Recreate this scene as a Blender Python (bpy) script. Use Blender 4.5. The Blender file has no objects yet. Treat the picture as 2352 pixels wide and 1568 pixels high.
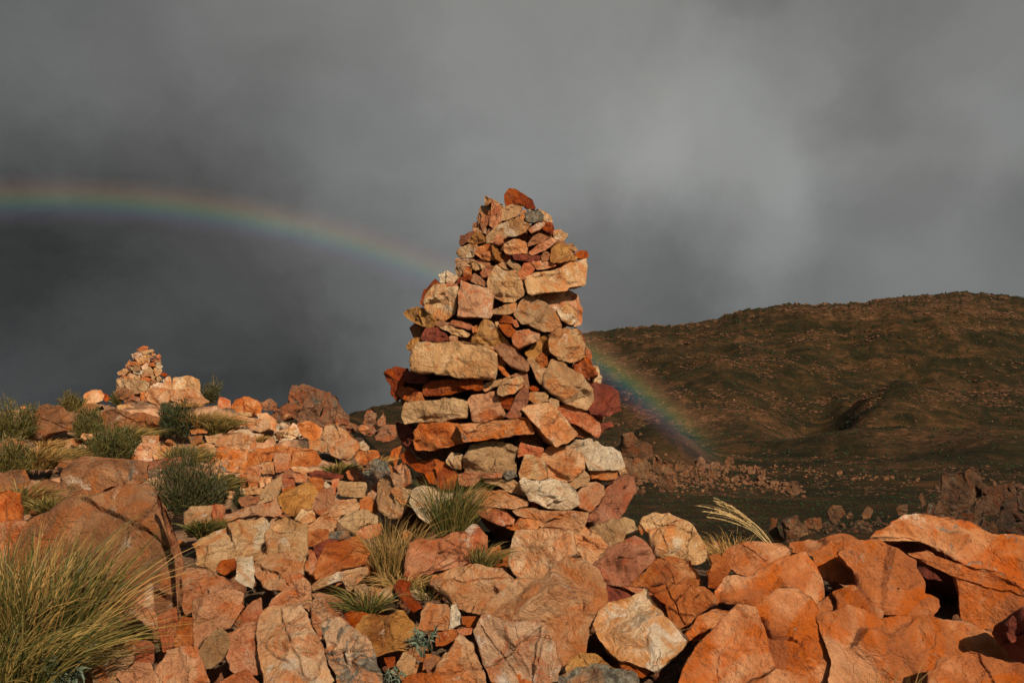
import bpy, math, random
import numpy as np
from mathutils import Vector
R = math.radians
S = bpy.context.scene
COL = S.collection
F = 2359.0
PITCH = math.atan(147 / F)
CAM = np.array([0, 0, 1.6])
FW = np.array([0, math.cos(PITCH), math.sin(PITCH)])
UP = np.array([0, -math.sin(PITCH), math.cos(PITCH)])
RT = np.array([1.0, 0, 0])


def ray(x, y):
    "direction through a point of the 2352x1568 sheet, scaled so that its Y component is 1"
    x = np.asarray(x, float); y = np.asarray(y, float)
    d = FW + ((x - 1176) / F)[..., None] * RT + ((784 - y) / F)[..., None] * UP
    return d / d[..., 1:2]


def at(x, y, Y):
    return CAM + ray(x, y) * Y


# ---------------------------------------------------------------- noise
_rs = np.random.RandomState(7)
_perm = _rs.permutation(256).astype(np.int64)
_perm = np.concatenate([_perm, _perm, _perm])
_grad = _rs.normal(size=(256, 3)); _grad /= np.linalg.norm(_grad, axis=1)[:, None]


def perlin(P):
    P = np.asarray(P, float)
    I = np.floor(P).astype(np.int64); f = P - I
    u = f * f * f * (f * (f * 6 - 15) + 10)
    I &= 255
    out = 0
    for dx in (0, 1):
        wx = u[:, 0] if dx else 1 - u[:, 0]
        for dy in (0, 1):
            wy = u[:, 1] if dy else 1 - u[:, 1]
            for dz in (0, 1):
                wz = u[:, 2] if dz else 1 - u[:, 2]
                h = _perm[_perm[_perm[(I[:, 0] + dx) & 255] + ((I[:, 1] + dy) & 255)] + ((I[:, 2] + dz) & 255)]
                g = _grad[h]
                d = g[:, 0] * (f[:, 0] - dx) + g[:, 1] * (f[:, 1] - dy) + g[:, 2] * (f[:, 2] - dz)
                out = out + wx * wy * wz * d
    return out * 1.6


def fbm(P, oct=4, gain=.5, lac=2.03):
    a, s, tot = 1.0, 0, 0
    P = np.asarray(P, float)
    for k in range(oct):
        s = s + a * perlin(P + 17.3 * k); P = P * lac; a *= gain
    return s


def ridged(P, oct=4, gain=.5):
    a, s = 1.0, 0
    P = np.asarray(P, float)
    for k in range(oct):
        s = s + a * (1 - 2.2 * np.abs(perlin(P + 31.7 * k))); P = P * 2.1; a *= gain
    return s


# ---------------------------------------------------------------- objects
def mesh_obj(name, V, Fc, mat, loc=None, sharp=35, smooth=True, attr=None):
    V = np.asarray(V, float)
    if loc is not None:
        V = V - np.asarray(loc)
    me = bpy.data.meshes.new(name)
    if isinstance(Fc, np.ndarray):
        n, k = Fc.shape
        me.vertices.add(len(V)); me.vertices.foreach_set('co', V.astype(np.float32).ravel())
        me.loops.add(n * k); me.loops.foreach_set('vertex_index', Fc.astype(np.int32).ravel())
        me.polygons.add(n); me.polygons.foreach_set('loop_start', np.arange(0, n * k, k, dtype=np.int32))
        me.update(calc_edges=True)
    else:
        me.from_pydata(V.tolist(), [], Fc)
    me.materials.append(mat)
    me.polygons.foreach_set('use_smooth', [smooth] * len(me.polygons))
    if attr is not None:
        for an, av in attr.items():
            a = me.attributes.new(an, 'FLOAT', 'POINT'); a.data.foreach_set('value', np.asarray(av, np.float32))
    me.validate(); me.update()
    if sharp and smooth:
        me.set_sharp_from_angle(angle=R(sharp))
    o = bpy.data.objects.new(name, me); COL.objects.link(o)
    if loc is not None:
        o.location = [float(c) for c in loc]
    return o


def empty(name, loc):
    o = bpy.data.objects.new(name, None); COL.objects.link(o); o.location = [float(c) for c in loc]
    o.empty_display_size = .1
    return o


def tag(o, label=None, cat=None, group=None, kind=None):
    if label: o['label'] = label
    if cat: o['category'] = cat
    if group: o['group'] = group
    if kind: o['kind'] = kind
    return o


# ---------------------------------------------------------------- a stone
def outline(pts, N, rs, rough=.012):
    "round the corners a little and resample evenly"
    P = np.array(pts, float)
    Q = []
    for i in range(len(P)):                     # broken edges: every traced side gets one or two small kinks
        a, b = P[i], P[(i + 1) % len(P)]; Q.append(a)
        e = b - a; nn = np.array([-e[1], e[0]])
        for t in sorted(rs.uniform(.2, .8, rs.randint(1, 3))):
            Q.append(a + e * t + nn * rs.normal(0, .045))
    P = np.array(Q)
    Q = []
    n = len(P)
    for i in range(n):
        a, b = P[i], P[(i + 1) % n]
        Q += [a * .90 + b * .10, a * .10 + b * .90]
    P = np.array(Q)
    P2 = np.vstack([P, P[:1]])
    L = np.concatenate([[0], np.cumsum(np.linalg.norm(np.diff(P2, axis=0), axis=1))])
    t = np.linspace(0, L[-1], N, endpoint=False)
    return np.stack([np.interp(t, L, P2[:, k]) for k in range(2)], 1)


def area_centroid(P):
    x, y = P[:, 0], P[:, 1]; x1, y1 = np.roll(x, -1), np.roll(y, -1)
    c = x * y1 - x1 * y; A = c.sum() / 2
    return np.array([((x + x1) * c).sum(), ((y + y1) * c).sum()]) / (6 * A), abs(A)


def stone_mesh(poly, anchor, n, seed, thick=None, H=None, N=None, grow=1.03, chips=1.0, taper=.78, backdir=None, blocky=13.0, rough=1.0, under=False, joints=0):
    """poly: outline on the photo sheet; anchor: a world point of the stone's front plane; n: that plane's normal.
    Gives a closed solid: cleft front faces, edges, flanks running back and a back face."""
    rs = np.random.RandomState(seed)
    n = np.asarray(n, float); n /= np.linalg.norm(n)
    poly = np.array(poly, float)
    d = ray(poly[:, 0], poly[:, 1])
    t = ((anchor - CAM) @ n) / (d @ n)
    W = CAM + d * t[:, None]
    e1 = np.cross(np.array([0, 0, 1.0]), n); e1 /= np.linalg.norm(e1)
    e2 = np.cross(n, e1)
    P2 = np.stack([(W - anchor) @ e1, (W - anchor) @ e2], 1)
    c, A = area_centroid(P2)
    P2 = c + (P2 - c) * grow
    q = P2 - c
    ev, evec = np.linalg.eigh(np.cov(q.T))
    rmin = math.sqrt(A / math.pi) * (max(ev[0], 1e-9) / max(ev[1], 1e-9)) ** .25
    rad = math.sqrt(A / math.pi)
    px = np.ptp(poly, axis=0).max()
    if N is None:
        N = int(np.clip(px * .9, 40, 260))
    P = outline(P2, N, rs)
    K = max(7, N // 5)
    H = (.55 if H is None else H) * rmin
    thick = thick if thick is not None else rmin * 1.7
    s = np.sin(np.linspace(0, 1, K + 1)[1:] * math.pi / 2) ** .9
    s = np.linspace(0, 1, K + 1)[1:] * .45 + s * .55
    fr2 = c + s[:, None, None] * (P - c)[None]           # K,N,2
    edge = (1 - s ** blocky) ** (1 / 1.7)
    # cleft faces
    m = rs.randint(4, 8)
    h = np.full(fr2.shape[:2], H * 1.05)
    for j in range(m):
        a = rs.uniform(0, 2 * math.pi)
        g = np.array([math.cos(a), math.sin(a)]) * rs.uniform(.15, 1.35)
        c0 = c + rs.normal(size=2) * rmin * .4
        h = np.minimum(h, H * rs.uniform(.7, 1.25) + (fr2 - c0) @ g)
    yy = fr2[..., 1] - c[1]; hh = np.ptp(P2[:, 1]) / 2
    if under:                                   # a broken lower face leaning back under the stone
        h = np.minimum(h, H * 1.0 + (yy + hh * rs.uniform(.0, .45)) * rs.uniform(.7, 1.7) * min(1, rmin / hh))
    h = np.maximum(h, .05 * H)
    # flake scars: each cell of the face sits a little higher or lower and leans its own way
    nc = int(rs.randint(4, 9)); cc = c + (rs.uniform(-1, 1, (nc, 2))) * rad * 1.1
    co = rs.normal(size=nc) * .055 * rmin * chips; cg = rs.normal(size=(nc, 2)) * .17 * chips
    wob = np.stack([perlin(np.concatenate([fr2.reshape(-1, 2) / rad * 2.5, np.full((fr2.size // 2, 1), seed % 97 + .5 + 9 * k)], 1)) for k in range(2)], 1).reshape(fr2.shape) * rad * .25
    D = np.linalg.norm((fr2 + wob)[:, :, None, :] - cc[None, None], axis=3)
    so = np.argsort(D, axis=2)[..., :2]
    d2 = np.take_along_axis(D, so, 2)
    tb = np.clip((d2[..., 1] - d2[..., 0]) / (.11 * rad), 0, 1) * .5 + .5
    of = [co[so[..., k]] + ((fr2 - cc[so[..., k]]) * cg[so[..., k]]).sum(2) for k in (0, 1)]
    h = h + of[0] * tb + of[1] * (1 - tb)
    for _ in range(joints):                     # straight joints: a narrow open crack with one side standing a little lower
        a = rs.uniform(0, math.pi); nn = np.array([math.cos(a), math.sin(a)])
        c0 = c + rs.normal(size=2) * rad * .38
        dd = (fr2 - c0) @ nn + wob[..., 0] * .22
        h = h - np.clip(1 - np.abs(dd) / (.030 * rad), 0, 1) * .19 * rmin + np.tanh(dd / (.02 * rad)) * rs.uniform(-.06, .06) * rmin
    h = h * edge[:, None]
    C0 = anchor + c[0] * e1 + c[1] * e2
    V = [anchor + fr2[..., 0, None] * e1 + fr2[..., 1, None] * e2 + h[..., None] * n]
    rim = V[0][-1]
    view = C0 - CAM; view /= np.linalg.norm(view)
    bd = (view * .75 - n * .25) if backdir is None else np.asarray(backdir, float)
    bd = bd / np.linalg.norm(bd)
    per = np.linalg.norm(np.diff(P, axis=0), axis=1).mean()
    nb = int(np.clip(thick / per / 1.3, 5, 34))
    rings = []
    for j in range(1, nb + 1):
        u = j / nb
        sc = 1 - (1 - taper) * u ** 1.6
        rings.append(C0 + (rim - C0) * sc + bd * thick * u * (1 + .0 * u))
    for u in (.7, .35):
        rings.append(C0 + (rim - C0) * taper * u + bd * thick * (1 + .12 * (1 - u)))
    V = np.concatenate([V[0]] + [r[None] for r in rings])
    nr = V.shape[0]
    hc = h[0].mean()
    top = C0 + n * hc; bot = C0 + bd * thick * 1.12
    flat = np.vstack([V.reshape(-1, 3), top[None], bot[None]])
    # rough stone: vector noise on every side
    fq = 1.1 / rmin
    sd = np.array([seed * 1.37 % 50, seed * 2.11 % 50, seed * .73 % 50])
    base = flat * fq + sd
    nz = np.stack([fbm(base + 40 * k, 6, .56) for k in range(3)], 1)
    amp = .070 * rmin * rough
    flat = flat + nz * amp
    # cracks
    if chips > 0:
        cr = np.abs(perlin(flat * fq * .8 + sd[::-1])) 
        cut = np.clip(1 - cr / .022, 0, 1) * .028 * rmin * chips * np.clip(perlin(flat * fq * .6 + sd) * 4, 0, 1)
        flat = flat - n * cut[:, None]
    i = np.arange(N); i1 = (i + 1) % N
    Fc = []
    for r in range(nr - 1):
        Fc.append(np.stack([r * N + i, r * N + i1, (r + 1) * N + i1, (r + 1) * N + i], 1))
    Q = np.concatenate(Fc)
    Q = Q[:, ::-1]
    T = len(flat)
    tri = [(T - 2, int((k + 0)), int((k + 1) % N)) for k in range(N)]
    tri2 = [(T - 1, int((nr - 1) * N + (k + 1) % N), int((nr - 1) * N + k)) for k in range(N)]
    faces = Q.tolist() + [list(f)[::1] for f in tri] + [list(f) for f in tri2]
    # orientation: make the outline run counter-clockwise seen from the front
    x, y = P[:, 0], P[:, 1]
    if (x * np.roll(y, -1) - np.roll(x, -1) * y).sum() < 0:
        faces = [f[::-1] for f in faces]
    return flat, faces, C0, rad
# Traced stones. Line: crop|material|shape|points|options ; options: l=full label @ short reference, t=tilt, n=name ...
# crop = origin and scale of the measuring sheet the points were read from
CROPS = {'A': (1400, 700, 2.24), 'B': (1400, 1300, 2.24), 'C': (0, 1250, 2.24), 'D': (700, 1400, 2.24), 'E': (0, 1892, 2.24),
         'F': (900, 1892, 2.24), 'G': (1800, 1892, 2.24), 'H': (2700, 1800, 1.98), 'J': (2150, 1050, 1.96), 'K': (1944, 1300, 1.21)}
CAIRN = '''
A|rust|slab|1150,95 1200,32 1260,45 1390,128 1420,200 1350,205 1300,170 1168,188|l=rust red slab leaning on the very top of the large cairn@rust summit slab
A|cream|sliver|988,92 1060,130 1130,175 1160,200 1125,215 1040,160 990,185|l=pale pointed sliver sticking up left of the rust summit slab@pale pointed sliver
A|pink|flat upright|1040,130 1100,170 1128,230 1120,320 1060,375 1030,350 1035,270 1045,200|l=flat pink stone standing on edge near the cairn's top@pink upright flat stone;z=-.05
A|pinktan|rounded|935,240 975,222 1030,225 1028,340 960,370 930,350 918,290|
A|tan|angular|955,180 1035,160 1040,225 940,250 935,220|z=.06
A|tan|blocky|1125,215 1210,168 1320,175 1300,215 1270,265 1200,300 1125,310 1122,260|l=grey tan block directly under the rust summit slab@tan block below the summit
A|lichen|lumpy|1330,240 1370,205 1440,210 1490,260 1480,310 1370,322 1335,300|l=dark lichen speckled lump on the upper right shoulder of the cairn@dark lichened lump
A|cream|angular|1440,205 1500,230 1560,285 1560,330 1490,310 1480,260|z=.05
A|tan|flat|1225,300 1270,275 1315,280 1320,310 1240,315|
A|tan|angular|1285,250 1330,215 1345,230 1330,290 1290,275|
A|cream|broad|1000,500 1010,430 1080,350 1220,295 1330,320 1370,345 1330,410 1240,445 1120,470 1060,510|l=broad cream stone with a split face below the cairn's tip@broad cream split stone
A|pink|small oblong|1355,385 1440,325 1500,325 1490,355 1380,415|
A|rust|rounded|1475,380 1500,325 1540,320 1575,355 1570,415 1545,425|l=glossy orange red lump at the upper right edge of the cairn@orange red lump
A|cream|wedge|1560,400 1620,380 1695,425 1660,480 1610,495 1580,450|z=.08
A|mauve|wedge|775,435 895,390 905,430 840,490 778,525|l=dull mauve wedge at the upper left edge of the cairn@mauve wedge
A|pinktan|flat|880,375 930,355 1005,380 1000,420 900,410|z=.05
A|ochre|rounded|845,480 905,420 950,412 1000,460 990,500 900,510 850,500|
A|pink|cube-like|1040,490 1090,425 1140,450 1145,500 1110,520|z=-.03
A|brown|oblong|1355,500 1400,440 1450,415 1520,430 1545,445 1450,500 1360,530|
A|pink|long|1365,570 1450,500 1560,455 1600,490 1500,560 1400,600 1370,590|l=long pink stone slanting up to the right, high in the cairn@long slanting pink stone
A|peach|domed|1145,550 1160,515 1230,475 1330,485 1350,540 1340,590 1200,600 1160,580|l=domed cream stone with an orange crown in the upper cairn@orange crowned dome
A|cream|blocky|748,590 765,540 830,515 910,508 925,555 890,622 770,620|l=cream block with an orange end at the cairn's upper left edge@cream block with orange end
A|orange|angular|905,590 930,530 1000,510 1045,515 1060,570 1075,650 960,635|
A|ochre|upright sliver|1045,505 1090,530 1150,650 1120,660 1075,630 1050,560|z=-.02
A|ochre|knobbly|1545,630 1560,540 1620,500 1700,530 1740,595 1780,620 1760,640 1620,670 1550,655|l=knobbly ochre stone above the long right-hand block@knobbly ochre stone
A|tan|flat|1650,500 1720,500 1780,550 1750,580 1700,530|z=.1
A|rust|egg-shaped|1750,590 1800,560 1850,565 1873,600 1850,635 1780,625|l=little brown red egg-shaped stone jutting from the upper right edge@brown red egg stone
A|maroon|long thin|1225,610 1250,590 1350,600 1460,605 1450,640 1380,670 1240,640|l=long thin maroon stone lying flat in the upper cairn@thin maroon stone
A|brown|small|1465,620 1490,570 1540,590 1545,640 1480,655|
A|rust|small|1155,590 1220,600 1210,640 1160,630|z=.06
A|pinktan|wedge|1385,665 1410,640 1500,650 1595,690 1500,720 1430,720|
A|pink|angular|1295,720 1320,670 1370,665 1415,720 1360,780 1300,820 1265,780|
A|tan|angular|1170,670 1205,640 1260,670 1300,700 1290,780 1250,750 1210,700|z=.04
A|pinktan|broad|735,640 760,625 980,640 1045,670 1040,720 980,720 880,700 800,770 740,750|l=broad pinkish brown block under the cream block with orange end@broad pinkish brown block;z=.06
A|cream|flat|835,670 900,655 975,690 970,720 910,735 860,710|z=-.03
A|tan|small upright|738,740 750,690 790,690 800,750 780,778 745,765|
A|orange|small|800,770 820,710 850,695 880,720 875,765 830,780|
A|pink|small cube-like|950,760 990,705 1040,740 1020,790 970,795|
A|tan|thin|1095,685 1140,658 1200,725 1150,720|
A|cream|large rounded|1000,840 1020,780 1070,700 1090,690 1160,740 1240,740 1290,800 1330,900 1310,950 1240,990 1150,1000 1070,960 1005,870|l=large rounded cream stone at the centre, left of the long right-hand block@large rounded cream stone;z=-.04
A|cream|long block|1340,790 1400,755 1550,740 1700,670 1840,632 1855,700 1835,860 1600,910 1400,940 1365,920 1340,850|l=long pale block with an orange tip jutting out at the upper right@long right-hand block;z=-.05
A|whitish|angular|595,770 670,730 780,780 740,820 710,845 610,835|l=small whitish stone perched on the left shoulder of the cairn@whitish shoulder stone
A|rust|curved|435,1010 470,900 560,805 600,840 600,860 480,1030 450,1030|z=.08
A|cream|large round|470,1000 480,930 560,860 640,845 650,880 765,885 755,1000 730,1100 640,1160 560,1130 500,1080|l=big round ochre and cream stone on the cairn's left shoulder@big round shoulder stone;z=-.03
A|pink|small flat|640,870 660,840 750,845 762,875 700,885|
A|rust|small|748,830 770,795 830,770 880,770 870,810 790,820 760,850|
A|brown|angular|865,825 900,755 940,780 985,820 990,870 920,850|
A|pale pink|large square|790,825 870,850 1070,910 1055,1010 1055,1100 1030,1135 760,1120 760,1000 780,900|l=large square pinkish white block in the middle of the cairn@large square pale block;z=-.05
A|ochre|tongue-shaped|297,1100 330,1065 460,1048 520,1100 580,1165 560,1205 510,1230 430,1190 330,1140|l=tan tongue-shaped stone poking out of the cairn's left edge@tan tongue stone
A|tan|flat wedge|1055,1060 1160,1020 1260,1010 1240,1085 1180,1105 1060,1100|
A|tan|large slanting|1230,1090 1290,990 1380,940 1500,1010 1600,1100 1640,1190 1620,1240 1480,1250 1300,1180|l=large tan stone slanting down to the right below the long block@large slanting tan stone
A|pinktan|large rounded|1440,960 1560,910 1700,895 1770,940 1815,1050 1810,1180 1760,1200 1700,1180 1600,1100|l=large brown rounded stone on the cairn's right edge under the long block@large brown edge stone;z=.05
A|cream|angular|1605,1060 1690,1008 1740,1060 1780,1145 1730,1200 1650,1160 1615,1110|z=-.04
A|brown|thin|568,1190 590,1160 690,1175 740,1210 700,1215 600,1210|
A|cream|thin curved|600,1215 680,1200 720,1220 800,1235 860,1270 840,1298 740,1280 640,1240|l=thin curved cream flake above the great left block@thin curved cream flake
A|pink|long thin|685,1185 710,1155 790,1165 880,1200 880,1240 800,1220|
A|orange|tiny cube-like|875,1210 920,1195 925,1255 885,1262|z=-.02
A|maroon|angular|445,1290 480,1225 590,1215 660,1270 690,1330 600,1335 460,1330|l=dark maroon angular stone just above the great left block@dark maroon angular stone
A|pinktan|tiny|680,1300 700,1283 750,1290 755,1340 690,1330|
A|ochre|large triangular|880,1290 985,1135 1040,1170 1195,1360 1100,1400 1000,1420 870,1340|l=large ochre triangular stone at the cairn's centre@large ochre triangle;z=.07
A|rust|small angular|1105,1170 1150,1115 1225,1130 1230,1190 1150,1175|
A|orange|small angular|1105,1190 1200,1190 1250,1240 1230,1280 1190,1300 1120,1230|
A|cream|tiny|1075,1170 1100,1165 1118,1210 1100,1225 1078,1200|
A|pink|small|1215,1150 1260,1150 1280,1210 1250,1215 1230,1190|
A|pinktan|blocky|1210,1300 1230,1265 1360,1230 1455,1270 1440,1330 1340,1370 1270,1400 1225,1360|l=pinkish tan block left of the white boulder with orange stain@pinkish tan centre block
A|ochre|slab|1330,1440 1440,1300 1540,1250 1560,1400 1500,1490 1400,1520|z=.09
A|cream|large rounded|1540,1290 1600,1225 1720,1235 1800,1270 1840,1350 1830,1470 1720,1505 1620,1500 1550,1420 1535,1350|l=large rounded white stone with orange stain on the cairn's right@white stone with orange stain;z=-.05
A|pink|small upright|1840,1360 1890,1430 1900,1480 1860,1490 1840,1430|z=.1
A|cream|thin|1730,1230 1770,1225 1830,1320 1800,1300|z=.06
A|ochre|small jagged|320,1380 350,1330 400,1300 440,1300 420,1340 380,1440 340,1410|z=.06
B|cream|great long block|360,130 375,60 420,10 480,-5 800,-10 1000,45 1080,105 1085,200 1060,312 980,305 700,270 440,262 365,235|l=great long cream and orange block, biggest stone of the cairn's left side@great left block;z=-.08;th=.45
B|brown|long|1070,60 1090,20 1170,5 1260,60 1355,170 1360,230 1340,250 1200,200 1110,110|l=long brown pink stone sloping down right beside the great left block@sloping brown pink stone
B|orange|small sliver|1005,75 1050,50 1085,100 1060,110|
B|orange|upright|1425,150 1475,78 1520,130 1530,185 1470,215 1440,190|l=small orange upright stone below the pinkish tan centre block@orange upright stone
B|tan|long upright|1345,140 1390,125 1455,200 1455,240 1400,250 1370,190|
B|tan|angular|1400,250 1460,220 1530,210 1500,280 1490,370 1430,320|
B|tan|large oval|1475,330 1520,230 1570,140 1640,170 1800,280 1890,380 1910,490 1860,570 1740,535 1600,460 1490,380|l=large flat oval tan stone leaning diagonally on the cairn's right side@large leaning oval stone;z=-.05
B|rust|cone-shaped|1740,250 1820,80 1880,150 1940,280 1930,300 1830,300|l=red brown cone-shaped stone on the right edge above the large red slab@red brown cone
B|cream|angular|1900,200 1950,200 1980,300 1975,360 1900,330 1940,290|z=.06
B|maroon|large angular|1850,340 1900,325 2060,400 2145,570 2060,610 2000,628 1890,600 1870,560 1910,490 1890,400|l=large dark red slab sticking out on the cairn's right edge@large red edge slab
B|rust|jagged|135,270 170,225 240,210 330,220 300,300 300,380 240,500 190,430 190,370 150,310|l=jagged orange red stone at the cairn's far left edge@jagged orange red stone
B|maroon|flat|300,230 370,250 510,290 500,360 400,350 310,330|z=.12
B|rust|small angular|240,450 250,385 330,378 410,400 430,440 330,470 320,500|z=-.02
B|orange|small wedge|320,490 330,460 440,420 478,500 460,510|z=-.03
B|rust|long rounded|455,430 470,370 530,325 700,315 960,318 965,400 930,410 700,440 480,455|l=long rounded red stone lying under the great left block@long rounded red stone;z=.02
B|tan|thin|965,370 1000,345 1140,310 1200,280 1205,300 1130,370 990,418 970,400|
B|orange|thin curved|1090,170 1150,215 1205,285 1195,305 1150,275 1105,225|
B|tan|blocky|1095,420 1110,350 1190,310 1300,290 1325,330 1310,380 1240,435 1140,455 1100,440|z=-.04
B|brown|upright|1190,290 1300,250 1345,270 1368,380 1330,400 1320,330 1290,300|z=.04
B|mauve|upright|1165,630 1200,570 1250,460 1320,380 1360,400 1360,490 1310,570 1290,640 1220,645|l=mauve pink stone standing upright above the two-piece slab@mauve upright stone;z=-.05
B|rust|small|1110,475 1140,458 1225,465 1220,530 1190,570 1150,560|
B|sand|long block|285,640 290,560 320,505 600,490 710,470 840,505 835,640 700,655 450,680 310,690|l=long rough sand-coloured block above the left end of the two-piece slab@rough sandy block;z=-.03
B|pinktan|square|840,510 870,450 1080,405 1110,470 1160,600 1150,640 1000,680 890,670 870,590|l=square brownish block right of the rough sandy block@square brownish block
B|rust|tiny|1365,390 1390,365 1450,375 1450,405 1410,425|z=.04
B|cream|small blocky|1360,480 1370,420 1500,425 1525,450 1520,500 1430,525|
B|tan|tiny cube-like|1525,490 1550,470 1620,490 1620,540 1600,570 1560,540|
B|peach|large rectangular|1305,570 1330,530 1520,512 1620,590 1700,680 1780,780 1680,850 1610,885 1540,840 1480,770 1370,650|l=bright peach rectangular slab leaning outward right of the two-piece slab@bright peach slab;z=-.08;th=.3
B|pink|long|1610,570 1640,530 1740,540 1900,630 1960,680 1970,740 1950,805 1880,770 1740,690 1640,620|l=long streaked pink brown stone right of the bright peach slab@streaked pink brown stone
B|maroon|small|1960,690 2060,670 2085,720 2000,745 1965,790|
B|brown|flat|1740,700 1890,785 1860,810 1800,800 1730,800|z=.1
B|orange|long|385,760 435,690 750,690 790,770 810,850 700,880 600,900 410,920|l=bright orange left half of the long two-piece slab@orange half slab;z=-.06;th=.4;H=.12
B|orangetan|long|755,700 1000,690 1250,640 1350,640 1400,760 1390,780 1100,815 1000,825 815,850 795,770|l=mottled orange grey right half of the long two-piece slab@mottled half slab;z=-.08;th=.4;H=.12
B|maroon|dark|230,670 300,690 370,700 390,760 390,900 300,860 250,800|z=.08
B|sand|big blocky|805,1000 870,870 1000,840 1200,860 1265,900 1235,990 1250,1080 1230,1150 1130,1110 880,1110 815,1100|l=big grey tan block under the middle of the two-piece slab@big grey tan block;z=.02
B|cream|small|660,1000 700,935 800,955 785,1080 720,1070 665,1030|
B|rust|long slanting|268,960 330,920 400,1000 600,1000 660,1030 750,1110 720,1240 640,1250 520,1190 470,1110 300,1020|l=long red brown slab slanting down right at the cairn's lower left@slanting red brown slab
B|pinktan|rounded|180,1120 220,1050 290,1020 340,1080 345,1200 290,1235 210,1200|z=-.1
B|tan|large|75,1200 110,1160 200,1155 210,1210 300,1240 345,1250 370,1280 350,1350 290,1450 220,1500 150,1480 90,1400 75,1300|l=large pale tan stone at the cairn's foot, far left@large tan foot stone;z=-.12
B|whitish|large|350,1350 380,1250 430,1220 530,1230 730,1270 700,1330 600,1400 560,1480 500,1540 430,1490 370,1400|l=whitish wedge-shaped foot stone partly behind the green grass tuft@whitish foot wedge;z=-.12
B|pink|flat|1265,940 1290,850 1360,870 1490,900 1460,970 1330,960 1270,975|
B|cream|rounded|1280,1100 1330,960 1390,950 1480,990 1520,1080 1515,1150 1450,1170 1290,1150|l=smooth cream stone with a flat face right of the big grey tan block@smooth cream flat-faced stone;z=-.05
B|peach|large|1460,960 1530,885 1680,890 1830,980 1830,1070 1720,1170 1640,1190 1540,1170 1515,1100 1500,1030|l=large peach tan stone near the cairn's lower right@large peach tan stone
B|whitish|large|1680,900 1770,830 1900,815 2000,880 2130,930 2170,1050 2110,1080 1880,1080 1840,1000 1740,940|l=large whitish craggy stone at the cairn's lower right edge@whitish craggy edge stone;z=-.02
B|orange|oblong|1870,1090 1900,1060 2110,1075 2115,1150 2060,1170 1900,1160|
B|tan|angular|1700,1210 1750,1120 1820,1070 1880,1140 1860,1210 1750,1255|
B|tan|thin layered|975,1160 1100,1155 1230,1165 1300,1220 1350,1290 1330,1310 1190,1270 1080,1210 990,1190|l=thin layered tan slab above the long peach foot slab@thin layered tan slab
B|pink|thin|760,1120 900,1100 1130,1110 1125,1150 960,1150 880,1220 780,1210|
B|whitish|large|1285,1190 1320,1145 1480,1180 1700,1200 1760,1290 1760,1380 1690,1430 1500,1400 1370,1340 1320,1260|l=largest white stone in the cairn's base, right of centre@white base stone;z=-.08
B|pinktan|angular|1765,1290 1850,1200 1930,1180 2005,1220 2000,1290 1960,1370 1870,1440 1790,1400|
B|peach|long|790,1310 830,1270 980,1235 1150,1260 1350,1350 1340,1390 1250,1410 1050,1400 880,1370|l=long flat peach slab at the cairn's foot beside the green grass@long peach foot slab;z=-.1
B|pink|flat|860,1400 1000,1400 1150,1430 1240,1500 1230,1540 1130,1560 950,1470 870,1450|z=-.14
B|mauve|large|1850,1500 1960,1400 2010,1260 2150,1140 2250,1140 2265,1270 2180,1440 2080,1530 1930,1550|l=large shaded mauve boulder at the cairn's right foot@shaded mauve foot boulder;z=.05
G|peach|long|330,110 430,78 850,110 965,120 950,200 880,320 830,300 700,270 560,230 540,180 400,150|l=long cream slab with red patches at the cairn's foot@red patched foot slab;z=-.12
B|rust|tiny|1375,1360 1450,1370 1440,1410 1380,1400|
B|lichen|tiny|1140,1130 1170,1080 1240,1080 1265,1140 1180,1165|z=-.04
B|tan|small|2120,1080 2180,1060 2200,1110 2140,1130|z=.08
'''
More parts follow.
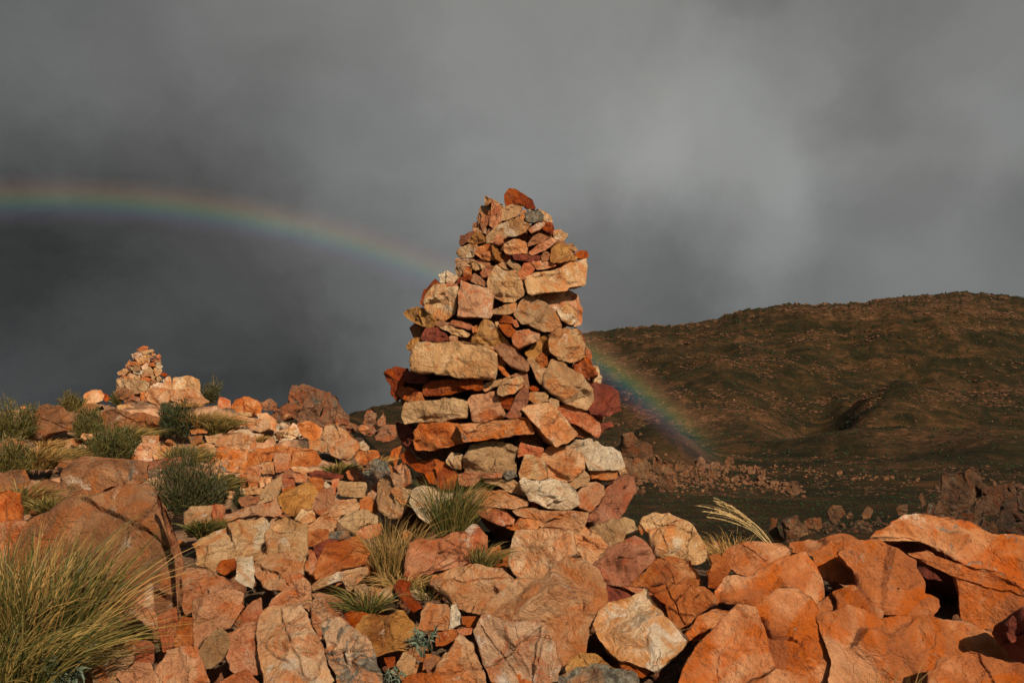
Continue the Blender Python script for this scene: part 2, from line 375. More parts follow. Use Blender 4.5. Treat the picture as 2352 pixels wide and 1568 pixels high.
FORE = '''
G|orange|blocky|270,250 350,210 400,165 500,150 550,200 545,250 380,270|
G|peach|smooth|300,540 330,400 360,290 420,270 830,275 840,390 870,470 780,530 680,640 580,690 420,690 340,640|l=big smooth peach boulder with hollows, just below the large cairn@smooth hollowed peach boulder;t=65
G|peach|star-shaped|850,320 940,240 1010,290 1090,350 1140,400 1130,420 1070,470 1050,530 1000,560 930,510 880,440 850,380|
G|sand|blocky|990,260 1130,205 1270,165 1350,190 1400,290 1300,330 1290,350 1150,420 1130,390 1050,320|l=grey tan square block behind the dark pink pyramid rock@grey tan square block;t=60
G|tan|small|1050,450 1100,410 1145,440 1100,500 1060,510|
G|cream|large|1420,220 1440,170 1550,125 1650,130 1780,190 1850,230 1920,330 1970,470 1960,520 1870,560 1720,510 1530,480 1500,400 1480,300|l=white faced boulder with an orange left end on the ridge skyline@white faced skyline boulder;t=60
G|mauve|pyramidal|1010,570 1080,510 1230,380 1370,325 1460,380 1530,500 1500,590 1400,650 1330,740 1220,740 1100,700|l=dark pink pyramid-shaped rock right of the smooth hollowed boulder@dark pink pyramid rock;t=60
G|orange|small|1400,230 1430,210 1450,270 1430,310 1400,280|
G|orange|rough|1330,740 1440,640 1540,520 1660,490 1830,530 1880,610 1940,720 1850,740 1620,720 1480,760|l=rough orange rock below the white faced skyline boulder@rough orange rock;t=60
G|orange|large|1480,770 1640,720 1850,740 1960,750 2050,850 2060,900 1900,980 1820,1060 1740,1110 1660,1010 1640,900 1540,820|l=large orange brown rock right above the white and orange stained stone@large orange brown rock;t=58
G|maroon|flat|1080,710 1150,750 1350,820 1340,850 1140,900 1110,830|
G|pink|sliver|1260,750 1300,740 1500,780 1620,830 1640,1010 1600,990 1540,870 1380,810|z=.08
G|peach|huge|90,980 200,820 380,690 600,690 760,510 900,520 1020,600 1090,740 1130,900 1060,970 1010,1060 940,1300 800,1400 740,1470 600,1250 500,1120 300,1120|l=huge round peach boulder in the centre foreground@huge peach boulder;t=55;th=.4;H=.8
G|pale pink|large blocky|10,1130 90,1000 300,1060 520,1040 590,1100 680,1250 730,1420 700,1540 450,1570 170,1545 60,1310|l=pinkish white block with a maroon stain at the front of the huge boulder@pinkish white front block;t=68;z=-.1
G|cream|large wedge|1010,1080 1080,950 1180,890 1340,840 1450,785 1490,790 1540,900 1620,1020 1800,1190 1660,1350 1540,1440 1380,1400 1230,1350 1130,1280 1050,1180|l=bright white and orange stained stone tilted right of the huge boulder@white and orange stained stone;t=52;z=-.1;m=patch;H=.3
G|ochre|flat|785,1430 850,1350 930,1310 1030,1320 1200,1440 1080,1490 800,1500|
G|lichen|flat|730,1510 870,1440 1050,1405 1200,1450 1330,1460 1400,1530 1390,1640 740,1640|l=dark lichened rock at the bottom edge under the stained stone@dark bottom-edge rock;t=45
G|orange|small|310,1530 370,1480 510,1520 480,1640 300,1640|
G|rust|thin|1230,1380 1530,1450 1440,1520 1330,1490 1260,1450|z=.05
D|pink|squarish|235,1160 345,1165 335,1310 345,1345 232,1355|
D|pinktan|long slab|345,1250 470,1200 710,1140 800,1095 822,1235 760,1260 600,1240 345,1335|l=long peach slab sloping up right behind the pale cracked slab@long sloping peach slab
E|cream|large slab|1640,400 1700,350 2150,200 2230,160 2290,240 2260,380 2200,510 2010,515 1860,530 1840,610 1700,560 1680,440|l=large pale cracked slab in the left foreground with orange veins@pale cracked slab;t=50;th=.3
F|cream|tall slab|250,330 300,220 420,150 500,200 590,210 600,460 560,640 520,560 490,480 400,470 270,490 255,400|l=tall pale slab with pink right edge beside the pale cracked slab@tall pale slab
F|peach|angular|150,550 240,460 280,490 400,460 490,460 560,560 550,650 430,660 400,765 240,755 160,640|
F|pink|small wedge|610,440 640,440 690,540 680,620 610,640|
F|cream|small wedge|490,175 550,85 660,120 670,180 590,215 500,190|l=small cream wedge below the amber cube-like block@small cream wedge;z=-.06
F|peach|long|590,230 700,160 860,30 1000,0 1030,60 1020,120 900,130 840,220 840,300 600,290|l=long pale peach rock pointing up right toward the cairn@long pale peach rock
D|ochre|large cube-like|800,1090 850,1040 1060,960 1110,1010 1140,1090 1080,1190 940,1250 850,1220 810,1130|l=amber brown cube-like block left of the large cairn@amber block;t=70;z=-.06
D|pinktan|angular|1085,1180 1130,1070 1200,1010 1260,1060 1285,1150 1180,1240 1120,1220|
F|sand|oblong|860,190 940,130 1080,85 1190,150 1180,220 1050,230 1000,290 900,230|l=grey tan oblong stone behind the orange grass, left of the cairn@grey oblong stone;z=-.05
F|orange|small|585,320 620,275 770,265 780,350 650,400 600,400|
F|lichen|small|770,310 800,275 940,280 960,310 880,350 780,340|
F|maroon|angular|650,400 770,350 860,350 750,500 700,520 660,470|z=.05
F|orange|large slab|700,500 760,390 860,370 1020,320 1090,400 1130,460 1090,550 900,600 740,680 680,680 660,640 690,560|l=orange slab with a white corner left of the central grass clump@orange slab with white corner;t=50;z=-.05
F|tan|flat|640,740 700,690 900,620 1100,580 1110,640 1000,740 950,790 900,700 660,780|z=.06
F|pink|angular|1010,270 1130,220 1220,210 1230,300 1100,340 1030,320|
F|pink|large|1440,620 1470,380 1550,335 1700,360 1880,280 2030,230 2110,320 2110,430 2070,570 1950,540 1760,600 1640,640 1590,640 1500,690 1430,650|l=large pink and orange streaked rock right below the green grass tuft@pink streaked rock;t=65;th=.3
F|peach|large rounded|1650,740 1680,650 1830,600 2000,570 2160,590 2240,600 2340,690 2300,800 2230,850 2110,980 2060,980 1900,920 1780,830|l=rounded tan boulder with ochre lichen below the pink streaked rock@rounded ochre lichened boulder;t=60;z=-.04
F|rust|angular|1340,750 1380,690 1480,710 1460,770 1500,850 1580,920 1500,960 1440,900 1350,800|
F|whitish|thin|1450,790 1520,775 1680,830 1600,890 1500,850|
F|peach|cube-like|1550,1110 1570,960 1620,890 1800,900 1800,1110 1620,1130|l=pale stone with a deep orange top in the centre foreground@orange topped stone;t=65;z=-.05
F|whitish|small upright|1800,1110 1820,910 1870,890 1920,1060 1830,1110|
F|rust|small|1910,1000 2060,1000 2060,1050 2000,1100 1920,1070|
F|ochre|broad flat|1010,1110 1080,1000 1180,970 1430,1000 1530,1100 1440,1290 1180,1330 1170,1250|l=broad flat brown orange stone above the silvery plant@broad brown orange stone;t=45
F|rust|small|915,980 980,950 1110,975 1080,1060 980,1110 940,1040|l=small bright red stone touching the broad brown orange stone@small bright red stone;z=-.03
F|mauve|slab|640,810 700,800 850,840 930,900 890,990 800,970 700,900|
F|pinktan|long upright|630,900 680,830 740,860 870,990 940,1040 960,1100 740,1060 730,1180 700,1200 660,1100 640,1000|
F|lichen2|large slab|730,1080 780,1040 870,1020 1000,1120 1120,1200 1170,1330 1250,1568 1250,1650 860,1650 840,1480 770,1220|l=pinkish slab with black lichen at the bottom edge, left of centre@black lichened slab;t=50;z=-.05
F|peach|huge slab|190,1040 280,930 540,920 600,1000 650,1130 720,1280 780,1480 800,1660 270,1660 200,1400 180,1200|l=huge rippled peach slab at the bottom edge, left of the lichened slab@huge rippled slab;t=45;z=-.04
F|pinktan|slab|270,930 300,860 420,770 430,650 550,650 620,720 625,830 640,1000 580,940 450,940|
E|pinktan|large|1545,650 1600,600 1790,600 1960,700 1990,780 1900,880 1800,860 1660,880 1640,960 1590,980 1560,860|l=pinkish rock with curved top edge right of the long ridge slab@curve topped pink rock;t=55
E|pinktan|large blocky|1640,880 1800,850 1990,780 2060,810 2070,920 1950,1100 1880,1110 1790,1150 1700,1260 1650,1240 1640,1050|
E|pink|angular|2050,1000 2100,920 2160,870 2220,840 2230,950 2190,1080 2090,1080|
E|pink|upright|1930,1150 2080,1060 2180,1060 2200,1300 2210,1480 2100,1500 1960,1460 1930,1350|t=60
E|sand|oval|1680,1320 1740,1220 1820,1120 1880,1105 1930,1150 1950,1240 1900,1340 1800,1440 1740,1440 1700,1380|l=pale oval stone lying loose in the left foreground@pale oval stone;t=60;z=-.12
E|orange|upright|1470,1250 1490,1080 1560,1000 1640,1010 1640,1240 1550,1280|l=orange upright rock at the foot of the long ridge slab@orange upright rock
E|pinktan|large|1390,1380 1420,1290 1550,1260 1680,1270 1690,1340 1740,1450 1780,1568 1800,1650 1320,1650 1300,1500|l=large pink rock at the bottom edge below the pale oval stone@large pink bottom rock
E|mauve|upright|1140,1370 1160,1250 1230,1200 1300,1230 1310,1380 1250,1400|
E|pink|flat|1800,1650 1900,1540 2100,1450 2200,1560 2210,1650|
E|tan|flat|780,1500 760,1300 1060,1290 1140,1330 1130,1390 960,1500 1080,1560 900,1650 780,1650|l=flat tan rock at the bottom edge right of the silvery plant corner@flat tan corner rock;t=35
E|pinktan|blocky|990,1500 1150,1400 1290,1400 1300,1650 1080,1650|
E|whitish|blocky|2010,640 2020,500 2150,490 2160,650 2150,760 2090,740 2000,680|l=small white block under the pale cracked slab@small white block;z=-.03
E|rust|angular|1840,600 1880,530 2000,510 2010,590 1920,650 1870,630|
E|ridge|massive|0,700 130,440 290,220 560,90 900,-20 1270,-128 1340,0 1400,250 1480,450 1530,800 1540,1000 1480,1100 1460,1280 1340,1200 1060,1150 800,1250 400,1250 0,1150|l=massive weathered ridge slab behind the large golden grass@massive ridge slab;t=62;th=.5;H=.7;Y=4.75
E|brown|long thin|1340,-20 1370,20 1460,220 1540,450 1565,980 1500,1100 1520,800 1490,480 1410,250|z=.05;t=60
E|pale pink|long|1060,900 1290,720 1310,900 1345,1110 1200,1040 1060,960|z=-.05
E|pink|narrow upright|1345,1130 1350,1000 1500,930 1505,1080 1460,1280 1390,1300|z=-.06
F|tan|small|1000,740 1080,720 1140,760 1100,830 1010,810|
F|tan|small|1200,800 1330,730 1340,840 1260,900|
F|orange|flat|1430,1520 1560,1480 1720,1480 1740,1650 1400,1650|
F|peach|large|1680,1480 1700,1400 1850,1240 1900,1150 2000,1230 2060,1400 2130,1650 1740,1650|l=peach and white rock at the bottom edge left of the pinkish white block@peach bottom rock;t=60
F|cream|small|1350,1420 1420,1300 1520,1350 1490,1480 1440,1500|l=small cream stone under the silvery plant@small cream stone
F|rust|tiny|1250,1350 1340,1340 1340,1420 1280,1440|
F|brown|small|1580,1380 1680,1330 1700,1440 1620,1480|
F|orange|small|1700,1140 1860,1110 1870,1180 1750,1250 1690,1250|
F|pink|small flat|1870,1110 2000,1100 1990,1150 1900,1160|
F|orange|angular|2110,430 2240,400 2260,540 2130,550|z=.05
D|sand|blocky|1305,1000 1330,950 1540,970 1560,1060 1540,1090 1330,1085|l=grey tan block with a flat shaded face left of the cairn's foot@flat faced grey block
D|pink|curved|1370,880 1430,845 1500,890 1570,960 1575,1040 1540,1010 1500,960 1400,940|
D|whitish|tiny|1165,970 1210,955 1240,990 1220,1015 1165,1005|l=tiny bluish white stone left of the flat faced grey block@tiny bluish white stone
D|maroon|long thin|1060,900 1110,860 1350,900 1340,930 1220,930 1090,925|l=long thin dark red stone lying left of the cairn@long dark red stone
D|pink|small upright|1250,940 1320,930 1300,1010 1280,1080 1260,1020|
D|lichen|large rounded|1510,900 1560,800 1640,760 1720,790 1745,900 1700,940 1580,980|l=dark shaded round boulder against the cairn's left foot@dark shaded round boulder;t=80
D|orange|upright|1740,760 1760,700 1850,655 1820,760 1800,830|
D|cream|small|1450,850 1480,800 1520,830 1510,890|
D|pink|small|1580,990 1640,950 1650,1040 1600,1030|
D|pinktan|small|1560,1060 1600,1030 1640,1060 1610,1140 1560,1080|
D|orange|angular|1480,1150 1550,1080 1640,1130 1640,1230 1500,1190|
D|mauve|blocky|820,940 850,860 930,860 950,900 930,950 850,930|
D|mauve|small flat|830,920 930,940 940,990 840,1000|
D|tan|triangular|580,1160 660,1060 700,980 820,910 830,1000 790,1090 700,1130|l=pale smooth triangular slab behind the amber block@pale triangular slab;t=50
D|brown|tiny|800,1250 850,1235 910,1240 860,1275|
D|orange|angular|1040,925 1180,930 1190,990 1130,1050 1100,1000|
D|rust|flat|830,1030 900,1000 950,1000 850,1060|
'''
BOULD = '''
H|orangebig|rounded|95,620 120,570 230,520 340,510 500,520 600,560 600,600 430,690 310,770 200,740 150,700|
H|orangebig|flat topped|600,520 740,490 960,460 1080,480 1135,520 1130,580 960,620 760,610 690,590 610,590|l=flat orange boulder on the skyline of the right foreground@flat skyline boulder;z=.1
H|orangebig|large wedge|45,870 140,760 310,770 430,690 560,620 700,590 770,680 830,850 840,940 770,980 700,900 500,870 340,990 240,980 60,950|l=big smooth brown wedge boulder in the right foreground@big smooth wedge boulder;z=-.05;t=60
H|orangebig|angular|760,600 900,500 960,600 1080,720 1110,850 1080,840 850,790 800,700|
H|orangebig|huge rounded|960,600 1130,510 1260,500 1350,550 1530,650 1530,700 1600,800 1610,900 1700,930 1720,980 1650,1090 1500,1090 1280,1030 1200,960 1110,860 1090,730|l=huge rounded orange boulder left of the black cleft@huge cleft-side boulder;t=66;th=.4;H=.45
H|orangebig|small|780,980 920,880 940,1020 820,1080 790,1040|
H|orangebig|angular|920,880 1080,830 1200,960 1290,1030 1280,1110 1050,1010 950,1030|
H|orangebig|huge cracked|340,1000 500,880 650,870 780,980 830,1150 900,1280 940,1570 700,1540 450,1430 400,1200 360,1130|l=cracked orange boulder at the bottom, right of the pale-nosed one@cracked bottom boulder;t=66;z=-.03;H=.3
H|orangebig|huge|-40,1230 40,1150 160,1030 230,990 330,1020 380,1150 450,1400 480,1480 700,1540 720,1650 -250,1650 -200,1430|l=huge orange boulder with a pale nose at the bottom, right of the stained stone@pale-nosed boulder;t=62;z=-.06;th=.3;H=.35
H|orangebig|enormous flat|820,1080 1050,1000 1280,1090 1420,1070 1750,1100 1950,1120 2170,1260 2340,1420 2400,1650 940,1650 900,1280 850,1180|l=enormous orange boulder filling the bottom right of the foreground@enormous bottom boulder;t=64;th=.4;H=.22;z=.05
H|ridgebig|huge slab|1230,470 1310,415 1470,310 1600,310 1800,320 2000,400 2140,460 2352,470 2500,600 2500,950 2250,780 2060,740 1880,670 1740,590 1560,500 1330,470|l=huge reddish overhanging slab on the right beyond the black cleft@huge overhanging slab;Y=4.9;t=55;th=.35
H|orangebig|huge lobe|1500,610 1640,590 1750,640 1830,680 2060,720 2240,760 2352,900 2480,960 2400,1040 2250,1080 2130,1190 2020,1160 1880,1100 1880,900 1830,760 1700,680|l=mottled orange lobe hanging below the huge overhanging slab@mottled orange lobe;Y=4.45;t=75;th=.4;H=.3
H|orangebig|large|1640,1480 1800,1380 1950,1340 2352,1430 2500,1650 1650,1650|l=orange rock in the extreme bottom right corner@corner rock;z=-.12;t=60
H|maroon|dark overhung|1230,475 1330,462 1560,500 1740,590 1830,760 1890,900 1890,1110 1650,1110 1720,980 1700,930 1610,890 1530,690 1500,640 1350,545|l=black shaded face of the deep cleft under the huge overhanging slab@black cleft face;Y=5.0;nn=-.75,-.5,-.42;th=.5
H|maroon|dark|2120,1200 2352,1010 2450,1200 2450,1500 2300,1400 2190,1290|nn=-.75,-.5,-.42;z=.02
H|orange|rounded|-20,610 60,600 120,640 150,720 110,790 40,850 -20,850|
G|ridgebig|wedge|1790,1150 1900,1000 2060,940 2180,960 2080,1130 1950,1190 1830,1210|l=shaded brown wedge left of the pale-nosed boulder@shaded brown wedge;z=.12;t=80
'''
RIDGE = '''
D|orange|bed block|540,715 760,715 760,790 650,795 540,830|
D|pinktan|bed block|762,715 930,702 900,790 890,830 768,800|
D|orange|long bed block|932,702 1110,700 1155,770 1120,835 900,828|l=orange bed block stepping down right below the tiny cairn@stepped bed block
D|pinktan|squarish|525,830 655,830 655,905 530,900|
D|peach|squarish|660,800 760,790 765,890 665,890|
D|pink|squarish|770,795 880,805 900,860 780,880|
D|peach|upright|535,905 640,915 635,1020 550,1010|
D|orange|small|470,900 530,890 540,1000 475,1000|
D|cream|low|475,1010 570,1010 670,1020 670,1075 480,1065|
D|peach|small|645,920 745,920 720,985 650,1010|
D|peach|rounded|320,1040 430,1040 440,1100 330,1105|
D|brown|rounded|470,1095 560,1075 640,1085 600,1150 490,1165|
D|orangetan|broad|275,785 530,780 520,880 300,870|
D|orangetan|broad|280,682 540,682 520,778 280,772|l=broad orange bed block under the barrel-shaped one@broad orange bed block
D|tan|rounded|175,570 320,548 300,640 200,625|
D|peach|barrel-shaped|320,560 600,560 600,660 560,690 320,665 275,650 300,590|l=barrel-shaped peach block in the middle of the left ridge@barrel-shaped block
D|peach|rounded|115,700 130,640 200,630 270,652 260,712|
D|orangetan|low|100,722 260,720 260,792 110,792|
D|whitish|thin|380,540 530,515 640,560 630,582 400,555|
D|peach|blocky|500,480 560,420 720,440 725,515 640,530|
D|peach|rounded|620,390 700,375 780,440 770,520 720,500 640,430|l=rounded peach rock left of the tiny cairn@rounded peach ridge rock
D|orange|tall|370,385 440,262 520,240 620,270 660,330 640,380 560,400 470,400|l=tall orange outcrop on the left ridge skyline@tall skyline outcrop
D|pink|craggy|300,240 390,270 390,330 350,370 280,330|
D|cream|small|470,362 570,370 570,400 480,392|z=-.2
D|pinktan|angular|380,400 500,400 560,420 500,490 440,510 380,480|
D|orange|rounded|960,470 1060,450 1170,500 1160,570 1100,610 1000,560|l=orange rock right behind the tiny cairn@orange rock behind tiny cairn
D|peach|large dome|1170,590 1200,500 1290,485 1400,550 1480,660 1420,740 1380,770 1250,730 1210,640|l=large peach domed rock at the right end of the left ridge@large domed ridge rock
D|tan|flat|1060,612 1200,620 1210,705 1070,695|
D|whitish|narrow|1450,600 1500,585 1570,660 1560,700 1480,685|
D|orange|flat|1440,725 1480,690 1640,700 1660,745 1600,800 1480,800|
D|orange|long ledge|620,672 800,650 1040,690 1100,702 930,715 620,708|l=orange ledge carrying the tiny cairn@orange ledge
D|pinktan|blocky|890,880 1040,890 1030,960 950,960|
D|peach|blocky|900,830 990,830 1080,850 1070,880 960,880|
C|ridge|rounded|970,550 1000,500 1060,495 1130,530 1140,560 1060,595 980,585|
C|peach|large|1235,560 1260,520 1330,505 1430,510 1440,560 1420,640 1380,690 1340,640 1260,590|l=peach rock directly under the far cairn@peach rock under far cairn
C|orange|small upright|1200,540 1235,530 1230,600 1195,600|
C|peach|tall pillar|1375,480 1400,450 1440,400 1455,420 1450,560 1430,560 1420,510|l=narrow peach pillar just right of the far cairn@narrow peach pillar
C|cream|tower|1465,510 1480,420 1580,400 1640,405 1690,440 1690,530 1600,512 1470,515|l=cream square-topped rock tower right of the far cairn@cream rock tower
C|peach|large|1455,520 1600,512 1690,530 1770,610 1700,650 1560,640 1460,600|
C|mauve|small|1095,600 1125,563 1190,580 1185,615|
C|mauve|small|1220,620 1235,585 1280,590 1330,630 1230,642|
C|peach|large|705,640 715,560 790,520 860,520 880,560 870,600 810,625 730,690|l=peach knob on the skyline left of the far cairn@peach skyline knob
C|rust|small|850,560 890,545 945,590 900,615|
C|ridge|sloping|650,700 710,640 820,630 820,670 740,725|
C|cream|flat|1000,650 1100,640 1180,680 1160,705 1010,685|
C|ridge|large dome|880,720 1000,690 1200,710 1340,760 1390,850 1340,900 1200,910 1000,910 840,850 830,770|l=large brown weathered dome below the far cairn@brown weathered dome
C|ridge|large dome|205,880 230,810 350,660 430,650 560,700 650,720 640,850 420,880 360,930 210,915|l=large rounded brown dome at the far left skyline@far left dome
C|pale pink|rounded|1150,1030 1200,970 1330,975 1310,1105 1200,1105 1150,1060|
C|peach|blocky|1312,990 1440,1010 1440,1090 1312,1102|
C|mauve|long|1240,1165 1260,1130 1400,1095 1530,1085 1530,1135 1350,1185 1260,1190|l=loose grey pink slab lying across the ledges above the dark bush@loose grey pink slab;z=-.3
C|ridge|flat|490,1160 520,1110 660,1110 660,1165 600,1178|
C|ridge|broad|580,1330 590,1230 690,1100 1000,1110 1240,1150 1230,1260 1150,1310 950,1320 880,1350 850,1420 700,1420 590,1450|l=broad brown stained rock at the left, above the ridge slab@broad brown stained rock
C|ridge|rounded|250,1500 270,1350 380,1280 560,1320 580,1460 470,1570 260,1570|
C|orange|blocky|-20,1400 80,1370 170,1400 190,1560 180,1640 -20,1650|
C|ridge|low|-20,1000 60,930 200,960 210,1040 100,1080 -20,1060|
C|orangetan|small|670,985 770,985 760,1080 670,1065|
C|pinktan|small|690,910 710,880 790,885 790,930 720,937|
C|pink|small|165,660 210,655 240,700 220,715|
C|orangetan|flat|1620,855 1750,835 1760,882 1640,890|
C|ridge|angular|1600,905 1720,902 1720,950 1650,995|
C|peach|flat|1200,905 1350,900 1340,962 1220,968|
C|ridge|low|-20,1220 200,1200 250,1300 60,1380 -20,1380|
D|tan|low flat|0,1230 60,1180 235,1165 232,1350 60,1420 0,1420|
E|pinktan|flat|0,210 130,200 280,230 140,420 60,500 0,500|l=flat pinkish rocks at the far left edge above the golden grass@flat left edge rock
'''
SMALLC = '''
1170,170 1220,142 1260,150 1240,182 1200,185|pinktan
1210,185 1290,170 1300,190 1240,212 1210,205|sand
1160,190 1200,183 1210,200 1180,207|tan
1125,210 1160,200 1210,205 1205,240 1140,242|pale pink
1190,225 1250,215 1300,240 1240,247|cream
1275,198 1310,208 1315,227 1290,222|cream
1320,230 1345,208 1358,240 1330,250|pink
1155,250 1200,235 1250,270 1215,292 1180,282|cream
1225,235 1265,245 1270,280 1250,277|tan
1275,250 1340,245 1355,265 1290,274|mauve
1110,280 1150,275 1220,292 1180,306 1115,302|orangetan
1080,310 1110,262 1118,332 1080,332|pinktan
1115,330 1150,306 1192,308 1190,348 1130,348|sand
1200,315 1240,290 1265,298 1240,337 1210,337|pale pink
1265,290 1300,278 1312,310 1270,317|orange
1315,295 1345,283 1368,315 1350,337 1320,320|whitish
1300,315 1325,308 1332,342 1305,347|cream
1140,355 1180,345 1222,350 1200,380 1150,377|whitish
1210,345 1265,318 1290,350 1300,402 1260,392|sand
1290,345 1365,345 1350,382 1320,402|cream
1020,365 1070,335 1112,350 1080,377 1030,387|cream
1030,402 1060,375 1092,375 1060,407|pinktan
1060,402 1110,375 1162,390 1150,422 1080,427|peach
1150,402 1190,385 1197,425 1160,432|tan
1195,375 1240,365 1277,400 1210,412|brown
1190,420 1230,402 1280,420 1260,442 1210,442|orange
1350,387 1370,365 1405,380 1390,412|rust
1370,430 1410,402 1432,425 1425,450 1375,460|whitish
1320,412 1345,400 1367,430 1325,442|sand
1280,400 1312,398 1302,432 1285,430|cream
1010,430 1040,410 1087,430 1077,487 1013,492|sand
1250,445 1310,430 1322,462 1270,464|brown
1078,470 1110,432 1222,430 1262,470 1247,512 1180,542 1110,532|sand
1262,482 1330,450 1377,465 1372,502 1290,524|pale pink
1215,270 1270,275 1265,295 1230,292|brown
1290,270 1350,268 1355,290 1320,285|tan
'''
TINYC = '''
810,640 830,590 1040,590 1045,640 1000,690 900,682|whitish
850,570 850,525 950,505 975,550 940,592|cream
775,500 820,455 885,465 880,497 800,522|whitish
885,500 930,460 1000,515 980,542|pale pink
970,560 1010,540 1030,572 990,587|whitish
780,540 840,532 837,572 790,572|sand
735,590 760,565 812,600 770,617|whitish
780,560 832,580 815,597|rust
680,620 740,605 742,637 700,640|sand
'''
TORS = '''
J|tor|twin-headed tower|410,1260 410,1180 500,1160 550,1220 630,1250 640,1330 600,1350 480,1345 420,1350|l=square rock tower on the valley slope just right of the cairn@valley tower;Y=95
J|tor|rounded|485,1400 500,1350 600,1350 620,1470 600,1510 500,1500|Y=90
J|tor|leaning|640,1440 650,1330 710,1360 700,1480|Y=92
J|tor|slab|410,1350 480,1350 490,1400 500,1490 430,1460|Y=88
J|tor|low|700,1440 730,1370 790,1400 800,1460 740,1470|Y=105
J|tor|rounded|1060,1480 1070,1420 1110,1410 1130,1470 1090,1500|Y=130
J|tor|small|1180,1380 1200,1345 1240,1345 1250,1385 1200,1392|Y=150
J|tor|small|800,1440 830,1365 880,1370 890,1430 840,1450|Y=115
J|tor|blocky|680,1560 690,1500 760,1500 800,1540 790,1600 700,1600|Y=80
H|tor|rounded|560,110 600,50 660,60 675,110 650,150 580,145|Y=125
H|tor|massive|1725,190 1735,30 1780,-15 1900,0 1940,110 1930,210 1870,280 1800,240|l=massive dark tor at the far right, left half of the pair@massive left tor;Y=75
H|tor|tall|1905,10 1920,-30 2020,-30 2030,40 2055,110 2000,200 1945,170|l=tall dark tor at the far right, right half of the pair@tall right tor;Y=77
H|tor|rounded|2040,110 2080,85 2190,80 2205,150 2120,200 2050,190|Y=80
H|tor|blocky|1985,240 2040,190 2170,200 2170,280 2080,310 1990,310|Y=70
H|tor|rounded|2180,340 2200,260 2300,260 2330,350 2240,380|Y=66
H|tor|tall|2200,140 2280,130 2305,250 2220,255|Y=78
H|tor|tall|2300,160 2360,140 2400,240 2310,260|Y=80
H|tor|finger|1562,170 1590,135 1612,200 1590,255|Y=85
H|tor|finger|1700,240 1720,180 1760,200 1770,280 1720,300|Y=72
H|tor|blocky|1395,260 1410,235 1470,225 1475,290 1410,305|Y=95
H|tor|squarish|875,300 890,250 980,238 1008,300 940,362 890,342|l=square pinkish tor in the middle of the valley bottom@square pinkish tor;Y=95
H|tor|low|700,345 820,320 835,400 800,425 720,402|Y=90
H|tor|finger|1130,305 1180,240 1217,262 1200,322 1140,338|Y=95
H|tor|castle-like|535,350 600,325 640,308 662,360 712,380 722,455 620,515 560,505|l=castle-like tor just beyond the plumed grass@castle-like tor;Y=80
H|tor|finger|455,335 500,335 495,400 552,500 480,505 435,430|Y=82
H|tor|small|1015,315 1045,278 1075,322 1030,335|Y=95
K|tor|leaning|2220,830 2255,765 2340,780 2345,850 2280,875|Y=62
K|tor|pointed|1938,790 1958,725 1975,740 2005,765 2012,835 1960,845|Y=68
K|tor|narrow|1898,800 1915,735 1940,755 1952,830 1905,835|Y=70
K|tor|blocky|2038,850 2060,780 2130,790 2150,850 2100,885|Y=62
K|tor|jagged|2138,870 2160,812 2185,830 2222,815 2232,880 2170,900|Y=58
K|tor|upright|2300,900 2310,830 2350,820 2390,860 2385,910|Y=56
K|tor|knobbly|2255,700 2262,650 2300,640 2318,690 2290,720|Y=84
K|tor|jagged|1985,870 2000,830 2040,840 2035,890|Y=60
H|tor|small|1960,330 1990,305 2040,320 2030,370 1980,375|Y=66
'''
OUTC = '''
D|crag|craggy|890,240 920,150 1010,137 1100,170 1115,260 1010,330 960,430 780,430 740,420 790,330 880,290|l=craggy grey orange outcrop on the skyline between the two cairns@craggy skyline outcrop;Y=28
D|crag|leaning|1095,175 1150,180 1235,200 1250,300 1160,400 1140,480 1000,475 950,420 1010,320|Y=27
D|crag|stepped|1230,240 1300,240 1312,310 1395,400 1390,475 1200,490 1140,470 1190,350|Y=26.5
D|crag|low|650,285 735,255 785,290 775,350 680,350|Y=24
D|crag|thin spire|1520,445 1560,350 1600,335 1632,370 1632,460 1560,500|l=rock spire in the gap left of the large cairn, taller of two@taller gap spire;Y=40
D|crag|pointed|1640,450 1697,370 1712,440 1708,500 1640,490|Y=39
D|crag|rounded|1610,560 1700,480 1790,480 1810,570 1700,620 1630,610|Y=34
D|crag|low|1490,480 1600,470 1640,520 1600,570 1500,540|Y=36
D|crag|low|1290,470 1400,455 1480,490 1460,540 1330,530|Y=30
'''
def nt(name):
    m = bpy.data.materials.new(name); m.use_nodes = True
    t = m.node_tree; t.nodes.clear()
    return m, t


